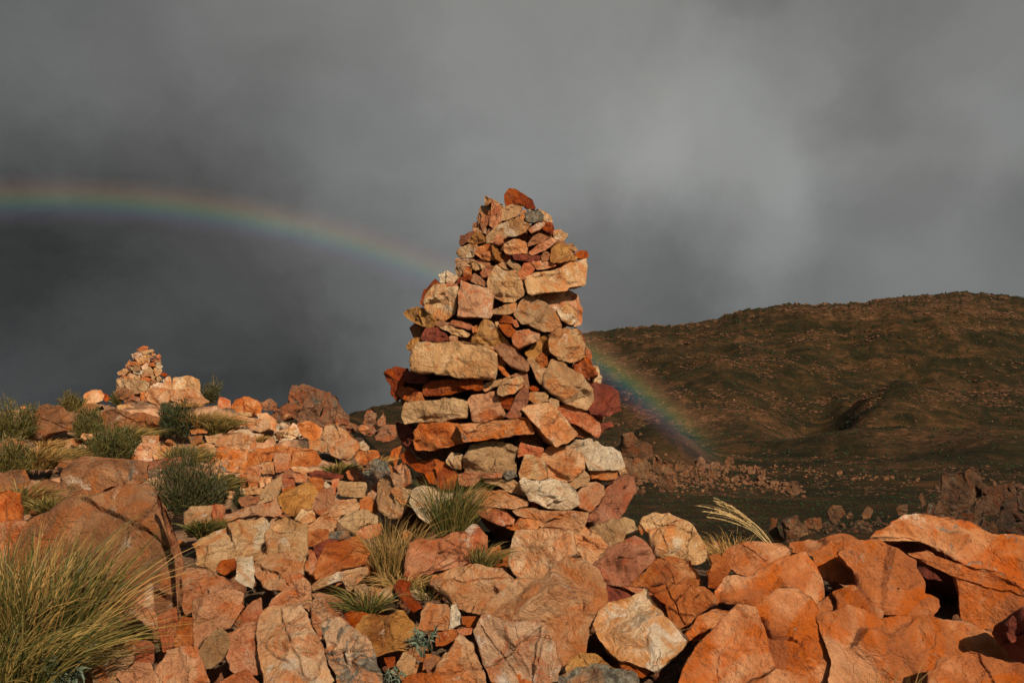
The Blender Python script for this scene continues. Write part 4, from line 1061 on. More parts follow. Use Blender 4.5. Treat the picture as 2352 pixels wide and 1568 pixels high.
sp = []
for _ in range(520):
    y = rng.uniform(520, 1210); xc, hw = cairn_dims(y); rad = hw * 5.9 / F
    a = rng.uniform(0, 2 * math.pi); q = math.sqrt(rng.uniform(0, 1)) * .79 * rad
    c = at(xc, y, YC)
    sp.append((np.array([c[0] + math.cos(a) * q, YC + .05 + math.sin(a) * q * .9, c[2]]), rng.uniform(.07, .12) * (.6 + .6 * rad)))
rubble('rubble', 'rubble packed inside the large cairn, seen only through its gaps', sp, MAT['brown'], 3)
sp = []
for _ in range(90):
    y = rng.uniform(830, 925); hw = np.interp(y, [795, 850, 930], [22, 36, 60]); c = at(326, y, 15.1)
    a = rng.uniform(0, 6.28); q = math.sqrt(rng.uniform(0, 1)) * .7 * hw * 15 / F
    sp.append((np.array([c[0] + math.cos(a) * q, 15.15 + math.sin(a) * q, c[2]]), rng.uniform(.06, .10)))
rubble('rubble', 'dark rubble packed inside the far cairn on the skyline', sp, MAT['brown'], 4)

# ---------------------------------------------------------------- ground sheet of the ridge
nx, ny = 560, 700
gx = np.linspace(-16, 10, nx); gy = .6 + 24 * np.linspace(0, 1, ny) ** 1.5
X, Y = np.meshgrid(gx, gy)
Z = np.concatenate([E_(X[i], Y[i]) for i in range(ny)]).reshape(ny, nx)
pp = np.stack([X.ravel(), Y.ravel(), Z.ravel() * 0], 1)
near = np.clip((Y - 5.6) / 2.5, 0, 1)
nz = (fbm(pp * 1.3, 5) * .10).reshape(Z.shape)


def beds(P, cell, seed):
    "jointed bedrock: every cell of a jittered grid is a block with its own height and lean, with a groove between blocks"
    rs = np.random.RandomState(seed); tab = rs.uniform(0, 1, (64, 64, 5))
    q = P / cell; I = np.floor(q).astype(int)
    d1 = np.full(len(P), 9.); d2 = np.full(len(P), 9.); h = np.zeros(len(P))
    for a in (-1, 0, 1):
        for b_ in (-1, 0, 1):
            J = I + [a, b_]; t = tab[J[:, 0] % 64, J[:, 1] % 64]
            o = q - (J + .15 + .7 * t[:, :2]); d = np.maximum(np.abs(o[:, 0]) * .9, np.abs(o[:, 1])) * .7 + .3 * np.hypot(o[:, 0], o[:, 1])
            hh = (t[:, 2] - .5) + o[:, 0] * (t[:, 3] - .5) * 1.2 + o[:, 1] * (t[:, 4] - .5) * 1.2
            c = d < d1
            d2 = np.where(c, d1, np.minimum(d2, d)); h = np.where(c, hh, h); d1 = np.where(c, d, d1)
    return h - .9 * np.clip(1 - (d2 - d1) / .10, 0, 1)


ppw = pp[:, :2] + np.stack([fbm(pp * 1.1 + 9, 3), fbm(pp * 1.1 + 70, 3)], 1) * .22
blk = (beds(ppw * [1, .75], .85, 1) * .17 + beds(ppw @ np.array([[.9, -.43], [.43, .9]]), .34, 2) * .055).reshape(Z.shape)
Zg = Z - (.20 - .12 * near) + nz * (.45 + .25 * near) + blk * near
idx = np.arange(nx * ny).reshape(ny, nx)
Q = np.stack([idx[:-1, :-1], idx[:-1, 1:], idx[1:, 1:], idx[1:, :-1]], -1).reshape(-1, 4)
g = mesh_obj('ground', np.stack([X.ravel(), Y.ravel(), Zg.ravel()], 1), Q, soil, None, sharp=0)
tag(g, kind='structure')

# chips and gravel between the rocks
def scatter(n, box, smin, smax, sink, rr, bias=1.6):
    out = []
    while len(out) < n:
        x = rr.uniform(box[0], box[2]); y = rr.uniform(box[1], box[3])
        p = hit(x, y)
        s = smin + (smax - smin) * rr.uniform() ** bias
        out.append((p + np.array([rr.uniform(-.1, .1), rr.uniform(-.1, .1), -sink + s * .2]), s))
    return out

rr = np.random.RandomState(21)
rubble('gravel', 'orange chips and gravel filling the gaps between the foreground rocks', scatter(900, (-50, 1200, 2400, 1600), .012, .05, .17, rr), MAT['brown'], 31)
rubble('rubble', 'half buried broken stones between the foreground rocks', scatter(300, (-50, 1190, 1650, 1600), .03, .08, .17, rr, 1.3)[:130], MAT['orangetan'], 32)
rubble('rubble', 'loose broken stones between the bedrock blocks of the left ridge', scatter(260, (-50, 930, 900, 1230), .03, .08, .10, rr, 2.5)[:120], MAT['orangetan'], 33)

# ---------------------------------------------------------------- valley and mountains: one sheet to the horizon
UX = np.concatenate([np.linspace(-1.3, -.52, 60, endpoint=False), np.linspace(-.52, .52, 760), np.linspace(.52, 1.3, 61)[1:]])
YY = np.concatenate([np.geomspace(16, 60, 50, endpoint=False), np.geomspace(60, 2050, 420, endpoint=False), np.geomspace(2050, 9000, 30)])
RX = [-3000, 0, 650, 750, 800, 860, 925, 1000, 1150, 1345, 1450, 1550, 1640, 1700, 1830, 1870, 1990, 2060, 2130, 2220, 2290, 2352, 3200]
RY = [985, 985, 982, 975, 955, 937, 925, 900, 840, 768, 755, 751, 735, 715, 699, 702, 698, 684, 679, 671, 678, 684, 760]


def valley_z(X, Y):
    "height of the far land at a world position"
    X = np.atleast_1d(X).astype(float); Y = np.atleast_1d(Y).astype(float)
    az = 1176 + X / Y * F
    top = np.interp(az, RX, RY) + 4.5 * perlin(np.stack([az / 23, az * 0, az * 0 + 3], 1)) + 1.9 * perlin(np.stack([az / 7, az * 0, az * 0 + 9], 1))
    lY = np.log(Y)
    right = np.interp(lY, np.log([16, 30, 60, 90, 150, 250, 400, 600, 900, 1250, 1600]), [1900, 1650, 1370, 1280, 1215, 1165, 1120, 1075, 1000, 905, 820])
    left = np.interp(lY, np.log([16, 22, 30, 45, 70, 120, 250, 500, 1000, 1600]), [1300, 1090, 1010, 1000, 1040, 1100, 1080, 1040, 1005, 990])
    left2 = np.interp(lY, np.log([16, 25, 60, 120, 250, 500, 1000, 1600]), [1800, 1400, 1180, 1120, 1080, 1040, 1005, 990])
    wl = np.clip((az - 480) / 130, 0, 1) * np.clip((1080 - az) / 250, 0, 1)
    left = left * wl + left2 * (1 - wl)
    w = np.clip((az - 950) / 330, 0, 1); w = w * w * (3 - 2 * w)
    py = right * w + left * (1 - w)
    tt = np.clip((lY - math.log(1300)) / (math.log(2000) - math.log(1300)), 0, 1)
    tt = tt * tt * (3 - 2 * tt)
    py = py * (1 - tt) + top * tt
    # spurs, knolls and hollows of the far slope: (azimuth, distance, width, depth, lift in metres)
    Z = 1.6 - (py - 931) / F * Y
    for ax, dy, wx, wy, hh in [(1500, 560, 110, .16, 20), (1870, 980, 85, .18, -34), (2060, 1000, 150, .10, 26), (1760, 1350, 210, .12, 26), (2150, 1450, 240, .10, 22), (2050, 700, 200, .12, 14),
                               (1600, 1150, 200, .12, 16), (2300, 620, 150, .15, 16), (2180, 860, 200, .06, -10), (1930, 1650, 250, .06, 18), (1420, 1500, 140, .08, 14)]:
        Z = Z + hh * np.exp(-((az - ax) / wx) ** 2 - ((lY - math.log(dy)) / wy) ** 2)
    Z = np.where(Y > 2100, Z - (Y - 2100) * .12, Z)
    P = np.stack([X, Y, X * 0], 1)
    am = np.clip(Y / 60, .3, 30) * np.clip((2300 - Y) / 500, .15, 1)
    Z = Z + am * (.42 * ridged(P / 230 + 5, 5) + .25 * fbm(P / 60, 5)) * np.clip(1.3 - tt * 1.05, .12, 1) * np.clip((Y - 20) / 60, .1, 1)
    return Z


U, YG = np.meshgrid(UX, YY)
XG = U * YG
ZG = valley_z(XG.ravel(), YG.ravel())
ny, nx = U.shape
idx = np.arange(nx * ny).reshape(ny, nx)
Q = np.stack([idx[:-1, :-1], idx[:-1, 1:], idx[1:, 1:], idx[1:, :-1]], -1).reshape(-1, 4)
hl = mesh_obj('hills', np.stack([XG.ravel(), YG.ravel(), ZG], 1), Q, valley_m, None, sharp=0)
tag(hl, kind='structure')

ground_stones(TORS, 'valley', 'rock_tor', 'tor', 'rock tor', 'rock tors standing in the valley', 1000, tilt0=84, th_k=1.0, chips=1.3, rough=1.3, fn=valley_z, grow=1.06)

# boulder fields on the valley floor
def field(label, polys, n, smin, smax, seed):
    rr = np.random.RandomState(seed); out = []
    tot = 0
    while len(out) < n and tot < n * 20:
        tot += 1
        (x0, y0), (x1, y1), h0, h1 = polys[rr.randint(len(polys))]
        t = rr.uniform(); x = x0 + (x1 - x0) * t; y = y0 + (y1 - y0) * t + rr.normal() * (h0 + (h1 - h0) * t)
        p = hit(x, y, 50, 900, valley_z)
        if p[1] < 55: continue
        s = (smin + (smax - smin) * rr.uniform() ** 3) * p[1] / F
        out.append((p + np.array([0, 0, s * .15]), s))
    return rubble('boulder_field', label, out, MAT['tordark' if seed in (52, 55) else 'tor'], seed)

field('pinkish boulders heaped in a line down into the valley', [((1425, 1060), (1480, 1120), 14, 14), ((1440, 1085), (1640, 1100), 13, 8), ((1640, 1098), (1850, 1130), 7, 6), ((1600, 1070), (1760, 1085), 4, 4)], 330, 4, 12, 54)
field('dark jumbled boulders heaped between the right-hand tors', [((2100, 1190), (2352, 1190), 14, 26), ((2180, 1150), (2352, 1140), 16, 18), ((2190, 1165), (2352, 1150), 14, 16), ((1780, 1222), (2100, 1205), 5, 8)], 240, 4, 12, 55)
field('pinkish boulder field strewn over the valley floor', [((1440, 1090), (1640, 1090), 22, 12), ((1640, 1095), (1840, 1125), 10, 6), ((1500, 1110), (1700, 1120), 9, 9), ((1760, 1075), (2110, 1110), 7, 5), ((1460, 1040), (1560, 1120), 20, 18)], 800, 1.5, 7, 51)
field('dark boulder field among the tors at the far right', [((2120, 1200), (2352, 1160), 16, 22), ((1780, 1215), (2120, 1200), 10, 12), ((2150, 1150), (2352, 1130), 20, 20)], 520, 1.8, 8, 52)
field('small pale boulders dotted over the far slope', [((1420, 1000), (1700, 1030), 26, 26), ((1700, 990), (2352, 980), 40, 50), ((1500, 880), (2352, 850), 60, 70)], 700, .6, 2.2, 53)


def slope_bits(name, label, n, smin, smax, mat, seed, thr, far=.62, flat=.7, wide=1.0):
    "small rocks or bushes standing on the valley floor and the mountain side, clustered by a world-space pattern"
    rs = np.random.RandomState(seed); m = n * 8
    az = rs.uniform(1330, 2420, m); Y = np.where(rs.uniform(0, 1, m) < far, np.exp(rs.uniform(math.log(750), math.log(2040), m)), np.exp(rs.uniform(math.log(75), math.log(750), m)))
    X = (az - 1176) / F * Y
    P = np.stack([X, Y, X * 0], 1)
    q = np.log(Y)[:, None] * 260
    f = fbm(np.stack([az / 75, q[:, 0] / 14, az * 0 + seed], 1), 4) + .6 * fbm(P / 90 + seed, 3)
    Z0 = valley_z(X, Y)
    k = np.where(f + .55 * np.sin(Z0 / 7.5 + 3 * f) * (wide > 1) > thr)[0][:n]
    X, Y = X[k], Y[k]; Z = valley_z(X, Y); s = (smin + (smax - smin) * rs.uniform(0, 1, len(k)) ** 2.5) * Y / F
    import bmesh
    b = bmesh.new(); bmesh.ops.create_icosphere(b, subdivisions=1, radius=1)
    base = np.array([v.co[:] for v in b.verts]); fc = np.array([[v.index for v in f_.verts] for f_ in b.faces]); b.free()
    V = base[None] * rs.uniform(.55, 1.3, (len(k), len(base), 1)) * rs.uniform(.6, 1.4, (len(k), 1, 3)) * [wide, 1, flat] * s[:, None, None] + np.stack([X, Y, Z + s * .25], 1)[:, None]
    Fc = (fc[None] + (np.arange(len(k)) * len(base))[:, None, None]).reshape(-1, 3)
    o = mesh_obj(name, V.reshape(-1, 3), Fc, mat, None, sharp=0, smooth=False)
    tag(o, label, name.replace('_', ' '), kind='stuff')


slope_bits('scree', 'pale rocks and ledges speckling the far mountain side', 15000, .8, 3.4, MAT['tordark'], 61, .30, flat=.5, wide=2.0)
slope_bits('scree', 'single brown rocks dotted over the scrub of the far slope', 900, .6, 2.0, MAT['tor'], 62, -.3)
scrub_m = plant_mat('far_scrub', (.050, .040, .012), (.012, .024, .007), .0, .9, .8)
slope_bits('scrub', 'dark low bushes covering the valley floor and the far slope', 12000, .9, 3.6, scrub_m, 63, -.25)
slope_bits('scrub', 'green brown heath tussocks on the near valley floor', 6000, 1.2, 4.2, scrub_m, 64, -.35, far=0.0)

# ---------------------------------------------------------------- grasses and shrubs
GRASS = plant_mat('grass_blades', (.46, .27, .09), (.030, .052, .011), .15)
GRASSG = plant_mat('green_grass_blades', (.34, .23, .07), (.020, .046, .009), .12)
HEATH = plant_mat('heath_foliage', (.17, .125, .035), (.028, .05, .013), .15)
DARKL = plant_mat('dark_leaves', (.10, .08, .03), (.016, .034, .011), .1)
SILV = plant_mat('silvery_leaves', (.17, .20, .14), (.07, .12, .08), .15, .7)
STRAW = plant_mat('straw_plumes', (.66, .50, .24), (.50, .36, .15), .3)
TWIG = plant_mat('woody_stems', (.16, .10, .06), (.09, .06, .04), .0)


def blades(roots, dirs, length, width, bend, rs, seg=6, tints=None, droop=.35):
    "curved tapering ribbons; bend = where the tips are blown to"
    n = len(roots)
    t = np.linspace(0, 1, seg + 1)
    d = dirs / np.linalg.norm(dirs, axis=1)[:, None]
    P = roots[:, None] + length[:, None, None] * (d[:, None] * t[None, :, None] + bend[:, None] * (t ** 2.2)[None, :, None])
    P[..., 2] -= (length[:, None] * droop * t[None] ** 3)
    sd = np.cross(d + bend * .5, rs.normal(size=(n, 3))); sd /= np.linalg.norm(sd, axis=1)[:, None]
    w = width[:, None] * (1 - t ** 1.8 * .92)[None] * .5
    A = P + sd[:, None] * w[..., None]; B = P - sd[:, None] * w[..., None]
    V = np.stack([A, B], 2).reshape(-1, 3)
    base = (np.arange(n) * (seg + 1) * 2)[:, None] + (np.arange(seg) * 2)[None]
    Q = np.stack([base, base + 1, base + 3, base + 2], -1).reshape(-1, 4)
    tn = tints if tints is not None else rs.uniform(0, 1, n)
    tint = np.clip(tn[:, None] * .75 + t[None] * .45 * tn[:, None] + .1 * t[None], 0, 1)
    return V, Q, np.repeat(tint.reshape(-1), 2)


def tuft(px, py, n, hpx, spread_px, lean=(.25, 0, 0), mat=None, dry=.5, Y=None, label='', cat='grass', name='grass_tuft', group='grass tufts growing among the rocks', width=.004, seed=0, open_=.55, sink=.03, droop=.3, bendk=.35, depthk=1.0, lenvar=(.45, 1), clumps=0):
    rs = np.random.RandomState(2000 + seed)
    p = hit(px, py) if Y is None else at(px, py, Y)
    Y = p[1]; k = Y / F
    r = spread_px * k * .5
    a = rs.uniform(0, 6.28, n); q = np.sqrt(rs.uniform(0, 1, n)) * r
    if clumps:                                      # blades come up in separate bunches
        ci = rs.randint(0, clumps, n); ca = rs.uniform(0, 6.28, clumps); cq = np.sqrt(rs.uniform(0, 1, clumps)) * r
        cx = np.cos(ca) * cq; cy = np.sin(ca) * cq
        X = cx[ci] + rs.normal(0, .13 * r, n); Y2 = cy[ci] + rs.normal(0, .13 * r, n)
        a = np.arctan2(Y2, X); q = np.minimum(np.hypot(X, Y2), r * 1.1)
    off = np.stack([np.cos(a) * q, np.sin(a) * q * .8 * depthk, 0 * q - sink], 1)
    d = np.stack([np.cos(a) * q / r * open_ + rs.normal(0, .16, n), np.sin(a) * q / r * open_ + rs.normal(0, .16, n), rs.uniform(.8, 1.15, n)], 1)
    L = hpx * k * rs.uniform(lenvar[0], lenvar[1], n)
    bend = np.array(lean)[None] * rs.uniform(.5, 1.5, (n, 1)) + rs.normal(0, .16, (n, 3)) * [1, 1, .3] + d * [bendk, bendk, 0]
    tn = np.clip(rs.normal(dry, .3, n), 0, 1)
    V, Q, T = blades(p + off, d + np.array(lean) * .35, L, width * rs.uniform(.6, 1.3, n), bend, rs, tints=tn, droop=droop)
    o = mesh_obj(name, V, Q, mat or GRASS, p, sharp=0, attr={'tint': T})
    if label: tag(o, label, cat, group)
    return o


def bush(px, py, wpx, hpx, n, label, leaf=.012, mat=None, dry=.3, Y=None, name='shrub', seed=0, group='shrubs on the rocky ridge', spiky=.5, elong=3.0):
    "stems fanning out of one root, leaves set along their outer halves"
    rs = np.random.RandomState(3000 + seed)
    p = hit(px, py) if Y is None else at(px, py, Y)
    k = p[1] / F; rx = wpx * k * .5; h = hpx * k
    ns = max(14, n // 80)
    a = rs.uniform(0, 6.28, ns); el = rs.uniform(.05, 1.0, ns)
    L = rs.uniform(.35, 1.25, ns)
    tip = np.stack([np.cos(a) * rx * (1 - el ** 2) ** .5 * L, np.sin(a) * rx * .8 * (1 - el ** 2) ** .5 * L, h * (.25 + .75 * el) * L], 1)
    root = p + np.array([0, 0, -.04]) + np.stack([np.cos(a) * rx * .3, np.sin(a) * rx * .3, 0 * a], 1)
    r = empty(name, p)
    Vs, Qs, Ts = blades(root, tip + p - root + 1e-4, np.ones(ns), np.full(ns, .010 + .0009 * p[1]), rs.normal(0, .04, (ns, 3)), rs, seg=5, droop=0)
    # leave the lengths as built: directions are unit length, so scale them
    Ln = np.linalg.norm(tip + p - root, axis=1)
    Vs, Qs, Ts = blades(root, tip + p - root, Ln, np.full(ns, .006 + .0006 * p[1]), rs.normal(0, .12, (ns, 3)), rs, seg=5, droop=0)
    st = mesh_obj('stems', Vs, Qs, TWIG, p, sharp=0, attr={'tint': Ts}); st.location = (0, 0, 0); st.parent = r
    s_i = rs.randint(0, ns, n); t = rs.uniform(.3, 1.05, n)
    c = root[s_i] + (tip[s_i] + p - root[s_i]) * t[:, None] + rs.normal(0, 1, (n, 3)) * (.07 * rx + .05 * h) * [1, 1, .8]
    out = (c - p - [0, 0, h * .2]); out /= np.linalg.norm(out, axis=1)[:, None]
    d = out * .6 + rs.normal(0, .5, (n, 3)) + [0, 0, .5 * spiky * 2]
    lf = leaf * rs.uniform(.6, 1.4, n)
    tn = np.clip(rs.normal(dry, .22, n) + (rs.uniform(0, 1, ns)[s_i] - .5) * .5, 0, 1)
    V, Q, T = blades(c, d, lf * elong, lf, rs.normal(0, .25, (n, 3)), rs, seg=2, tints=tn, droop=.1)
    f = mesh_obj('foliage', V, Q, mat or HEATH, p, sharp=0, attr={'tint': T}); f.location = (0, 0, 0); f.parent = r
    tag(r, label, 'shrub', group)
    return r


# big golden grass at the left: one broad clump leaning to the right
root = empty('grass_clump', at(170, 1500, 3.95))
for kw in (dict(px=70, py=1520, clumps=13, n=850, hpx=370, spread_px=220, lean=(.03, .10, 0), mat=GRASSG, dry=.12, width=.0078, seed=1, open_=.50, droop=.10, bendk=.15, lenvar=(.4, 1.05), name='green_blades'),
           dict(px=140, py=1470, clumps=5, n=260, hpx=250, spread_px=130, lean=(.12, .10, 0), mat=GRASSG, dry=.25, width=.0070, seed=12, open_=.55, droop=.2, bendk=.2, lenvar=(.5, 1.05), name='green_blades'),
           dict(px=85, py=1490, clumps=16, n=420, hpx=400, spread_px=230, lean=(.16, .12, .0), mat=GRASS, dry=.75, width=.0034, seed=13, open_=.55, droop=.30, bendk=.15, lenvar=(.55, 1.1), name='dry_blades')):
    o = tuft(Y=3.95, **kw)
    for q in ('category', 'group', 'label'):
        if q in o: del o[q]
    o.parent = root; o.location = o.location - root.location
tag(root, 'large golden green grass clump blown to the right in the lower left corner', 'grass', 'grass tufts growing among the rocks')
tuft(20, 1560, 900, 300, 260, (.22, .1, .0), GRASSG, .35, label='green grass clump cut by the bottom left corner of the photo', width=.0055, seed=2, open_=.6, Y=3.7)
tuft(1035, 1215, 520, 215, 75, (.10, 0, 0), GRASSG, .18, label='thick green grass tuft against the foot of the large cairn', width=.0036, seed=3, Y=5.02, open_=.42, bendk=.2)
tuft(905, 1305, 480, 205, 85, (.08, 0, 0), GRASS, .5, label='yellowing grass tuft left of the pink streaked rock', width=.0030, seed=4, Y=4.85, open_=.5, bendk=.25)
tuft(925, 1335, 260, 75, 80, (.0, -.1, -.1), GRASS, .7, label='dry matted grass below the yellowing tuft', width=.0030, seed=14, Y=4.62, open_=.9)
tuft(835, 1392, 260, 105, 60, (-.25, 0, 0), GRASSG, .25, label='small green tuft of radiating blades in the centre foreground', width=.0048, seed=5, Y=4.35, open_=1.1)
tuft(1112, 1285, 190, 90, 40, (.35, 0, 0), GRASSG, .35, label='thin green tuft leaning right beside the smooth hollowed boulder', width=.0038, seed=6, Y=4.72, open_=.7)
tuft(985, 1360, 160, 62, 60, (.2, -.1, 0), GRASSG, .4, label='short grass wisps above the orange topped stone', width=.0036, seed=7, Y=4.45, open_=1.0)
tuft(1075, 1385, 110, 45, 70, (.2, 0, 0), GRASSG, .2, label='low green grass in the crack under the ochre lichened boulder', width=.0036, seed=8, Y=4.38, open_=1.0)
tuft(2060, 1600, 60, 130, 150, (.05, 0, 0), GRASS, .45, label='sparse thin grass blades at the bottom right in front of the boulders', width=.0022, seed=9, Y=3.45, open_=.3)
tuft(1665, 1275, 330, 110, 90, (-.25, 0, 0), GRASS, .8, label='pale golden grass behind the ridge edge right of the cairn', width=.0028, seed=10, Y=4.95, open_=.7)

# plume grass: stalks bent over to the left with feathery heads
rs = np.random.RandomState(77)
p = at(1770, 1252, 4.9); kk = 4.9 / F
root = empty('plume_grass', p)
n = 11
dirs = np.stack([rs.uniform(-.8, -.42, n), rs.uniform(-.1, .2, n), rs.uniform(.72, .95, n)], 1)
L = rs.uniform(120, 165, n) * kk
bend = np.stack([rs.uniform(-.42, -.2, n), 0 * L, rs.uniform(-.16, .02, n)], 1)
V, Q, T = blades(p + rs.normal(0, .01, (n, 3)), dirs, L, np.full(n, .0028), bend, rs, seg=10, tints=np.full(n, .8), droop=.12)
s = mesh_obj('stalks', V, Q, STRAW, p, sharp=0, attr={'tint': T}); s.location = (0, 0, 0); s.parent = root
d = dirs / np.linalg.norm(dirs, axis=1)[:, None]
for i in range(n):
    m = 90
    t = rs.uniform(.45, 1.0, m)
    c = p + L[i] * (d[i] * t[:, None] + bend[i] * (t ** 2.2)[:, None]); c[:, 2] -= L[i] * .12 * t ** 3
    tan = d[i] + bend[i] * 2.2 * (t ** 1.2)[:, None]
    V, Q, T = blades(c, tan + rs.normal(0, .16, (m, 3)), rs.uniform(.012, .026, m), np.full(m, .0022), rs.normal(0, .1, (m, 3)), rs, seg=2, tints=np.full(m, .9), droop=.1)
    hd = mesh_obj('seed_head', V, Q, STRAW, p, sharp=0, attr={'tint': T}); hd.location = (0, 0, 0); hd.parent = root
tag(root, 'pale plumed grass stalks bent to the left on the ridge edge', 'grass', 'grass tufts growing among the rocks')


def rosette(px, py, wpx, n, Y, label, seed):
    rs = np.random.RandomState(4000 + seed)
    p = at(px, py, Y); k = Y / F; r = wpx * k * .5
    r0 = empty('silvery_plant', p)
    m = 9
    a = rs.uniform(0, 6.28, m)
    tip = np.stack([np.cos(a) * r * rs.uniform(.2, .8, m), np.sin(a) * r * .6 - .02, r * rs.uniform(.1, 1.0, m)], 1)
    V, Q, T = blades(np.repeat(p[None] - [0, 0, .03], m, 0), tip + [0, 0, .03], np.linalg.norm(tip, axis=1), np.full(m, .006), rs.normal(0, .1, (m, 3)), rs, seg=4, droop=0)
    st = mesh_obj('stems', V, Q, SILV, p, sharp=0, attr={'tint': T}); st.location = (0, 0, 0); st.parent = r0
    i = rs.randint(0, m, n); t = rs.uniform(.35, 1.0, n)
    c = p + tip[i] * t[:, None]
    d = tip[i] / r * .8 + rs.normal(0, .7, (n, 3)) + [0, 0, .35]
    V, Q, T = blades(c, d, r * rs.uniform(.25, .5, n), r * rs.uniform(.07, .12, n), rs.normal(0, .3, (n, 3)), rs, seg=5, tints=rs.uniform(0, .8, n), droop=.3)
    # leaves are widest in the middle, not at the foot
    V = V.reshape(n, 6, 2, 3); mid = V.mean(2, keepdims=True); prof = np.array([.25, .8, 1.1, 1.25, 1.2, 2.0])[None, :, None, None]
    V = (mid + (V - mid) * prof).reshape(-1, 3)
    lf = mesh_obj('leaves', V, Q, SILV, p, sharp=0, attr={'tint': T}); lf.location = (0, 0, 0); lf.parent = r0
    tag(r0, label, 'plant', 'silvery leaved plants in the foreground')


rosette(968, 1490, 105, 130, 3.98, 'silvery green leafy plant in front of the broad brown orange stone', 1)
rosette(905, 1562, 85, 80, 3.78, 'pale silvery plant at the bottom edge beside the black lichened slab', 2)
rosette(150, 1562, 150, 260, 3.7, 'silvery leaved plant at the foot of the large golden grass', 3)

# shrubs and tufts of the left ridge (positions read from sheet C: /2.24*.605)
c2 = lambda u, v: (u * .27006, (v / 2.24 + 1250) * .60494)
B_ = [
    (120, 930, 360, 250, 2600, 'large grey green bush at the far left edge of the ridge', HEATH, .45, 'bush'),
    (610, 715, 210, 125, 1300, 'low brown green bush on the skyline left of the far cairn', HEATH, .6, 'bush'),
    (735, 905, 215, 190, 1600, 'brown green shrub on the rock below the skyline knob', HEATH, .5, 'bush'),
    (960, 1100, 400, 200, 3000, 'dark brownish heath bush in the middle of the left ridge', HEATH, .35, 'bush'),
    (1500, 880, 280, 190, 3000, 'dark green bush right of the brown weathered dome', DARKL, .2, 'bush'),
    (1430, 720, 110, 80, 700, 'dark leafy sprig in the cleft below the rock tower', DARKL, .4, 'bush'),
    (1790, 610, 180, 150, 900, 'dark leafy shrub on the skyline right of the rock tower', DARKL, .5, 'bush'),
    (1320, 625, 90, 80, 420, 'small green sprig growing under the far cairn', HEATH, .3, 'bush'),
    (985, 620, 110, 50, 380, 'tiny green sprig left under the far cairn', HEATH, .4, 'bush'),
    (1600, 1525, 560, 330, 6500, 'large dark heath bush in the middle of the left slope', DARKL, .45, 'bush'),
    (1850, 1460, 140, 110, 900, 'small dark bush at the right foot of the large heath bush', DARKL, .4, 'bush'),
    (90, 1240, 300, 230, 2200, 'brown heath bush at the left edge of the slope', HEATH, .55, 'bush'),
    (2030, 1470, 60, 110, 350, 'tiny dark shrub in a crack of the bed blocks', DARKL, .3, 'bush'),
]
for i, (u, v, w, h, n, l, m, dry, _) in enumerate(B_):
    x, y = c2(u, v)
    bush(x, y, w * .27, h * .27 * 1.25, int(n * 2.4), l, elong=6.5, spiky=.8, leaf=.0045 if u > 1200 and v > 1300 else .0070, mat=m, dry=dry, seed=i)
T_ = [
    (450, 850, 150, 200, 260, 'yellow green grass tuft on the far left dome', .55), (1080, 960, 220, 210, 600, 'olive grass tuft on the side of the brown weathered dome', .45),
    (330, 1160, 300, 240, 700, 'wide grey green grass tuft at the left of the slope', .55), (570, 1110, 190, 190, 420, 'grass tuft standing right of the wide grey green one', .5),
    (1700, 850, 300, 220, 1300, 'tall swaying grass between the dark bush and the skyline blocks', .6), (1850, 870, 170, 200, 700, 'dark green grass hanging over the bed blocks', .45),
    (1540, 1160, 170, 260, 700, 'tall yellow green grass above the large heath bush', .5), (1850, 1370, 170, 220, 620, 'fan of green grass on the right of the large heath bush', .3),
    (220, 1530, 150, 330, 500, 'tall grass tuft left of the round one', .5), (460, 1560, 260, 220, 900, 'round dense grass tuft above the ridge slab', .4),
    (820, 1450, 180, 110, 420, 'short grass in front of the broad brown stained rock', .45),
    (420, 1000, 200, 120, 300, 'dry pale grass below the far left dome', .8),
    (1350, 880, 110, 60, 160, 'tiny grass patch beside the brown weathered dome', .5),
    (1600, 640, 300, 50, 320, 'thin dry grass along the foot of the rock tower', .7),
    (1680, 960, 60, 60, 120, 'tiny grass tuft in front of the barrel-shaped block', .5),
]
for i, (u, v, w, h, n, l, dry) in enumerate(T_):
    x, y = c2(u, v)
    tuft(x, y, n, h * .27 * 1.25, w * .27 * .75, (.22, 0, 0), GRASS if dry > .5 else GRASSG, dry, label=l, seed=30 + i, width=.011 if v < 1200 else .009, group='grass tufts on the rocky ridge', open_=.6)
# sheet D: two more
for i, (u, v, w, h, n, l, dry) in enumerate([(170, 1400, 150, 230, 800, 'dark upright grass tuft beside the small pink squarish rock', .15), (1320, 890, 210, 170, 600, 'green and gold grass tuft right of the large domed ridge rock', .4), (650, 600, 80, 90, 160, 'dry grass tuft left of the tiny cairn', .8), (1660, 800, 140, 130, 130, 'thin dry grass beside the dark shaded round boulder', .8), (490, 690, 60, 50, 120, 'tiny green tuft on the barrel-shaped block', .3)]):
    x, y = (u / 2.24 + 700) * .60494, (v / 2.24 + 1400) * .60494
    tuft(x, y, n, h * .27 * 1.2, w * .27 * .7, (.15, 0, 0), GRASSG if dry < .5 else GRASS, dry, label=l, seed=60 + i, width=.008, group='grass tufts on the rocky ridge', open_=.6)

finish_labels()

# ---------------------------------------------------------------- light, sky, camera
AD = ray(230, 2523); AD /= np.linalg.norm(AD)           # the way the sunlight travels (to the rainbow's centre)
sun = bpy.data.lights.new('sun', 'SUN'); sun.energy = 5.0; sun.angle = R(.55); sun.color = (1, .80, .605)
so = bpy.data.objects.new('sun', sun); COL.objects.link(so)
so.rotation_euler = Vector(AD).to_track_quat('-Z', 'Y').to_euler()
SE = math.asin(-AD[2]); SAZ = math.atan2(-AD[0], -AD[1])

